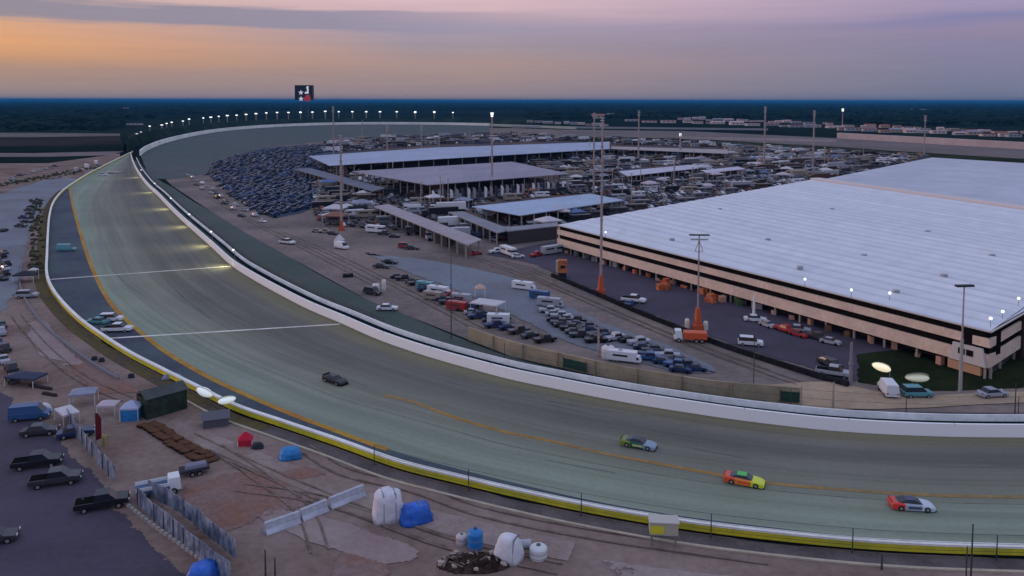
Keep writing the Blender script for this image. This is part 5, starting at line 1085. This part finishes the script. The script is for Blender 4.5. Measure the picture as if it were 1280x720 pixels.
# dark low wall between the dirt lane and the paddock road
LW = GL([(690, 346), (740, 367), (800, 393), (850, 413), (900, 433), (960, 453), (1020, 472), (1060, 484)], 5)
mb = MB(); sweep(mb, LW, [(-.35, 0), (.35, 0), (.3, .9), (-.3, .9)]); tag(mb.build('low_wall', mat('wall_black', (.02, .02, .022), .9, var=.3, scale=1)), 'low blackish wall between the dirt lane and the dark paddock road', 'wall')
# slim poles in the midfield and blade flags before the lavender shed
k = 0
while k < 30:
    u, v = R.uniform(400, 1120), R.uniform(172, 262)
    if not inside(u, v, MID) or any(inside(u, v, m_) for m_ in MASK): continue
    p = G(u, v); t = thing('slim_pole', 'slim pale lamp pole ' + region(u, v, ''), 'light pole', tuple(p), R.uniform(0, 3), 'slim poles in the packed midfield'); h = R.uniform(8, 15); r_ = .16 + p.y * .00022
    MB().tube((0, 0, 0), (0, 0, h), r_, r_ * .7, 6).build('pole', mast_m, t); MB().box((0, 0, h - .2), (1.8, .5, .35)).build('lamp_head', mm('head_cream', (.5, .46, .42), .6), t); k += 1
A2, B2 = G(540, 256), G(708, 241)
for k in range(26):
    q = A2.lerp(B2, k / 25); t = thing('blade_flag', ['white', 'grey', 'dark'][k % 3] + ' blade flag in the line before the lavender shed', 'flag', tuple(q), R.uniform(-.4, .4), 'blade flags before the lavender shed')
    MB().tube((0, 0, 0), (0, 0, 6.5), .12, .08, 6).build('pole', steel, t); MB().prism([(.1, 1.2), (1.3, 1.6), (1.4, 5.2), (.8, 6.2), (.1, 6.4)], -.05, .05).build('banner', [white_m, mm('flag_grey', (.3, .3, .34), .8), mm('flag_dark', (.05, .05, .07), .8)][k % 3], t)
# hauler line under the hall's left shoulder and by the lavender shed
# ------------------------------------------------------------------ far trees, town
leafd = mat('forest_leaf', (.014, .024, .018), .95, var=.4, scale=.02, scale2=.1)
fb = MB()
def clump(mb, x, y, w_, h):
    n = 6; vs = [(x + w_ * .5 * math.cos(i * 1.047) * R.uniform(.8, 1.2), y + w_ * .5 * math.sin(i * 1.047), 0) for i in range(n)]
    vs += [(x + w_ * .42 * math.cos(i * 1.047 + .5) * R.uniform(.7, 1.2), y + w_ * .42 * math.sin(i * 1.047 + .5), h * R.uniform(.5, .8)) for i in range(n)] + [(x + R.uniform(-.1, .1) * w_, y, h)]
    mb.add(vs, [(i, (i + 1) % n, n + (i + 1) % n, n + i) for i in range(n)] + [(n + i, n + (i + 1) % n, 2 * n) for i in range(n)])
for k in range(13000):
    u = R.uniform(-250, 1530); v = HORIZ + 2 + abs(R.gauss(0, 1)) ** 1 * (12 if k % 3 else 22)
    lim = 158 if u < 110 else (146 - (u - 110) * .02 if u < 660 else 147)
    lim = 164 if u < 150 else (150 if u < 190 else 143 if u < 300 else 138 if u < 660 else 149 if u < 1050 else 158)
    if v > lim: continue
    p = G(u, v); s = p.y / F; clump(fb, p.x, p.y, R.uniform(14, 30) + s * 7, R.uniform(6, 13))
tag(fb.build('forest', leafd), 'dark continuous woodland reaching to the horizon', 'forest', kind='stuff')
fld = mat('pale_field', alb((84, 78, 82)), .95, var=.1, scale=.01)
sheet('far_field', [(-300, 166), (40, 166), (150, 167), (150, 170), (40, 171.5), (-300, 172)], .05, fld)
sheet('far_field', [(-300, 190), (40, 191.5), (155, 189), (140, 194), (60, 196), (-300, 197)], .06, mat('pale_field2', alb((92, 84, 92)), .95, var=.1, scale=.01))
sheet('far_field', [(-300, 172), (60, 172), (150, 171), (152, 180), (60, 183), (-300, 184)], .04, mat('dark_field', alb((40, 38, 38)), .95, var=.2, scale=.01))
sheet('far_field', [(-100, 142), (30, 141.5), (80, 143), (30, 144.2), (-100, 144.5)], .07, fld); sheet('far_field', [(700, 141), (900, 139.5), (1000, 140.5), (880, 141.5), (720, 142)], .07, fld); sheet('far_field', [(1180, 146), (1300, 145), (1400, 146), (1300, 148), (1200, 148)], .07, fld)
fb = MB()
for k in range(260):
    t_ = R.random(); u = -20 + t_ * 150; v = 236 - t_ * 28 + R.gauss(0, 1.2); p = G(u, v)
    if k % 3 == 0: u = R.uniform(38, 54); v = R.uniform(250, 345); p = G(u, v)
    clump(fb, p.x, p.y, R.uniform(.8, 2.2), R.uniform(.5, 1.3))
tag(fb.build('shrubs', mat('shrub_leaf', (.07, .07, .04), .95, var=.4, scale=.3)), 'low scrub along the left access road and verge', 'shrubs', kind='stuff')
tm = [mat('town_wall_pale', (.66, .56, .52), .85), mat('town_wall_tan', (.5, .38, .32), .85), mat('town_wall_grey', (.40, .40, .46), .85)]; tr = [mat('town_roof_red', (.34, .13, .10), .85), mat('town_roof_grey', (.3, .3, .36), .85), mat('town_roof_pink', (.58, .40, .40), .85)]
def house(u, v, w_, h, label, ci, ri, gable=True):
    p = G(u, v); s = p.y / F; t = thing('distant_building', label, 'building', tuple(p), R.uniform(-.1, .1)); W_ = w_ * s; d_ = W_ * .5; Hh = h * s
    MB().box((0, 0, 0), (W_, d_, Hh)).build('wall', tm[ci], t)
    b_ = MB(); rr = Hh * .45 if gable else Hh * .1
    b_.prism([(-d_ / 2 - .5, Hh), (d_ / 2 + .5, Hh), (0, Hh + rr)] if gable else [(-d_ / 2 - .5, Hh), (d_ / 2 + .5, Hh), (d_ / 2 + .5, Hh + rr), (-d_ / 2 - .5, Hh + rr)], -W_ / 2 - .5, W_ / 2 + .5); b_.v = [(q[1], q[0], q[2]) for q in b_.v]; b_.build('roof', tr[ri], t)
    b_ = MB()
    for i in range(3): b_ = MB(); b_.box((W_ * (-.3 + .3 * i), -d_ / 2 - .05, Hh * .4), (W_ * .16, .2, Hh * .3)); b_.build('window', glass, t)
    return t
house(748, 148, 17, 4, 'largest far building with arched red roof beyond the middle mast', 1, 0); house(763, 147, 8, 5, 'pale block right against the red roofed far building', 0, 1, False)
def band_row(us, v0, v1, hmin, hmax, wmin, wmax, where, ris, grp):
    u = us[0]; i = 0
    while u < us[1]:
        w_ = R.uniform(wmin, wmax); v = v0 + (v1 - v0) * (u - us[0]) / (us[1] - us[0]) + R.uniform(-.8, .8); ri = R.choice(ris); ci = R.choice([0, 0, 1, 2])
        house(u, v, w_, R.uniform(hmin, hmax), f"{['pale', 'tan', 'grey'][ci]} far building, {['red', 'grey', 'pink'][ri]} roof, {where}", ci, ri, R.random() < .5)['group'] = grp; u += w_ * R.uniform(1.02, 1.5); i += 1
band_row((1052, 1290), 163, 172, 2.5, 4.5, 7, 18, 'behind the long pinkish wall on the right', [0, 1, 2], 'far buildings behind the pinkish wall')
band_row((790, 1045), 152, 160, 1.8, 3.4, 8, 20, 'along the far straight right of the middle', [0, 2, 2], 'far buildings along the far straight')
band_row((800, 1045), 147, 156, 1.5, 2.6, 5, 14, 'just before the woods right of the middle', [0, 2, 1], 'far buildings before the woods')
band_row((1060, 1290), 158, 168, 1.8, 3.0, 6, 14, 'in the second row behind the long pinkish wall', [0, 2], 'far buildings in the second row')
band_row((650, 760), 153, 157, 1.8, 3.0, 6, 12, 'in the small cluster near the end of the far bank', [1, 2], 'far buildings near the far bank')
for i, (u, v, w_, h, l) in enumerate([(1150, 139, 18, 2.5, 'pale blue far building, left one of two far out on the right'), (1168, 140, 7, 1.8, 'small pale far building, right one of two far out on the right'), (15, 141, 24, 1.6, 'long low pale building far out at the left edge'), (158, 138, 6, 3, 'tiny far building left of the far bank lamps'), (168, 156, 18, 1.4, 'low pale shed in the dark trees left of the far bank'), (934, 143, 12, 2.2, 'pair of tiny pale far blocks left of the twin masts')]): house(u, v, w_, h, l, 0, 1, False)
# ------------------------------------------------------------------ haze
hz_ = MB(); hz_.add([(-41000, -2500, -1.2), (41000, -2500, -1.2), (41000, 61000, -1.2), (-41000, 61000, -1.2), (-41000, -2500, 75), (41000, -2500, 75), (41000, 61000, 75), (-41000, 61000, 75)], [(3, 2, 1, 0), (4, 5, 6, 7), (0, 1, 5, 4), (1, 2, 6, 5), (2, 3, 7, 6), (3, 0, 4, 7)])
hm_ = bpy.data.materials.new('haze_air'); hm_.use_nodes = True; t_ = hm_.node_tree; t_.nodes.clear(); o_ = t_.nodes.new('ShaderNodeOutputMaterial'); v_ = t_.nodes.new('ShaderNodeVolumePrincipled'); t_.links.new(v_.outputs[0], o_.inputs['Volume'])
v_.inputs['Color'].default_value = (.03, .24, .52, 1); v_.inputs['Density'].default_value = 7e-5; v_.inputs['Anisotropy'].default_value = 0
tag(hz_.build('haze', hm_), 'thin blue evening haze over the plain', 'haze', kind='stuff')
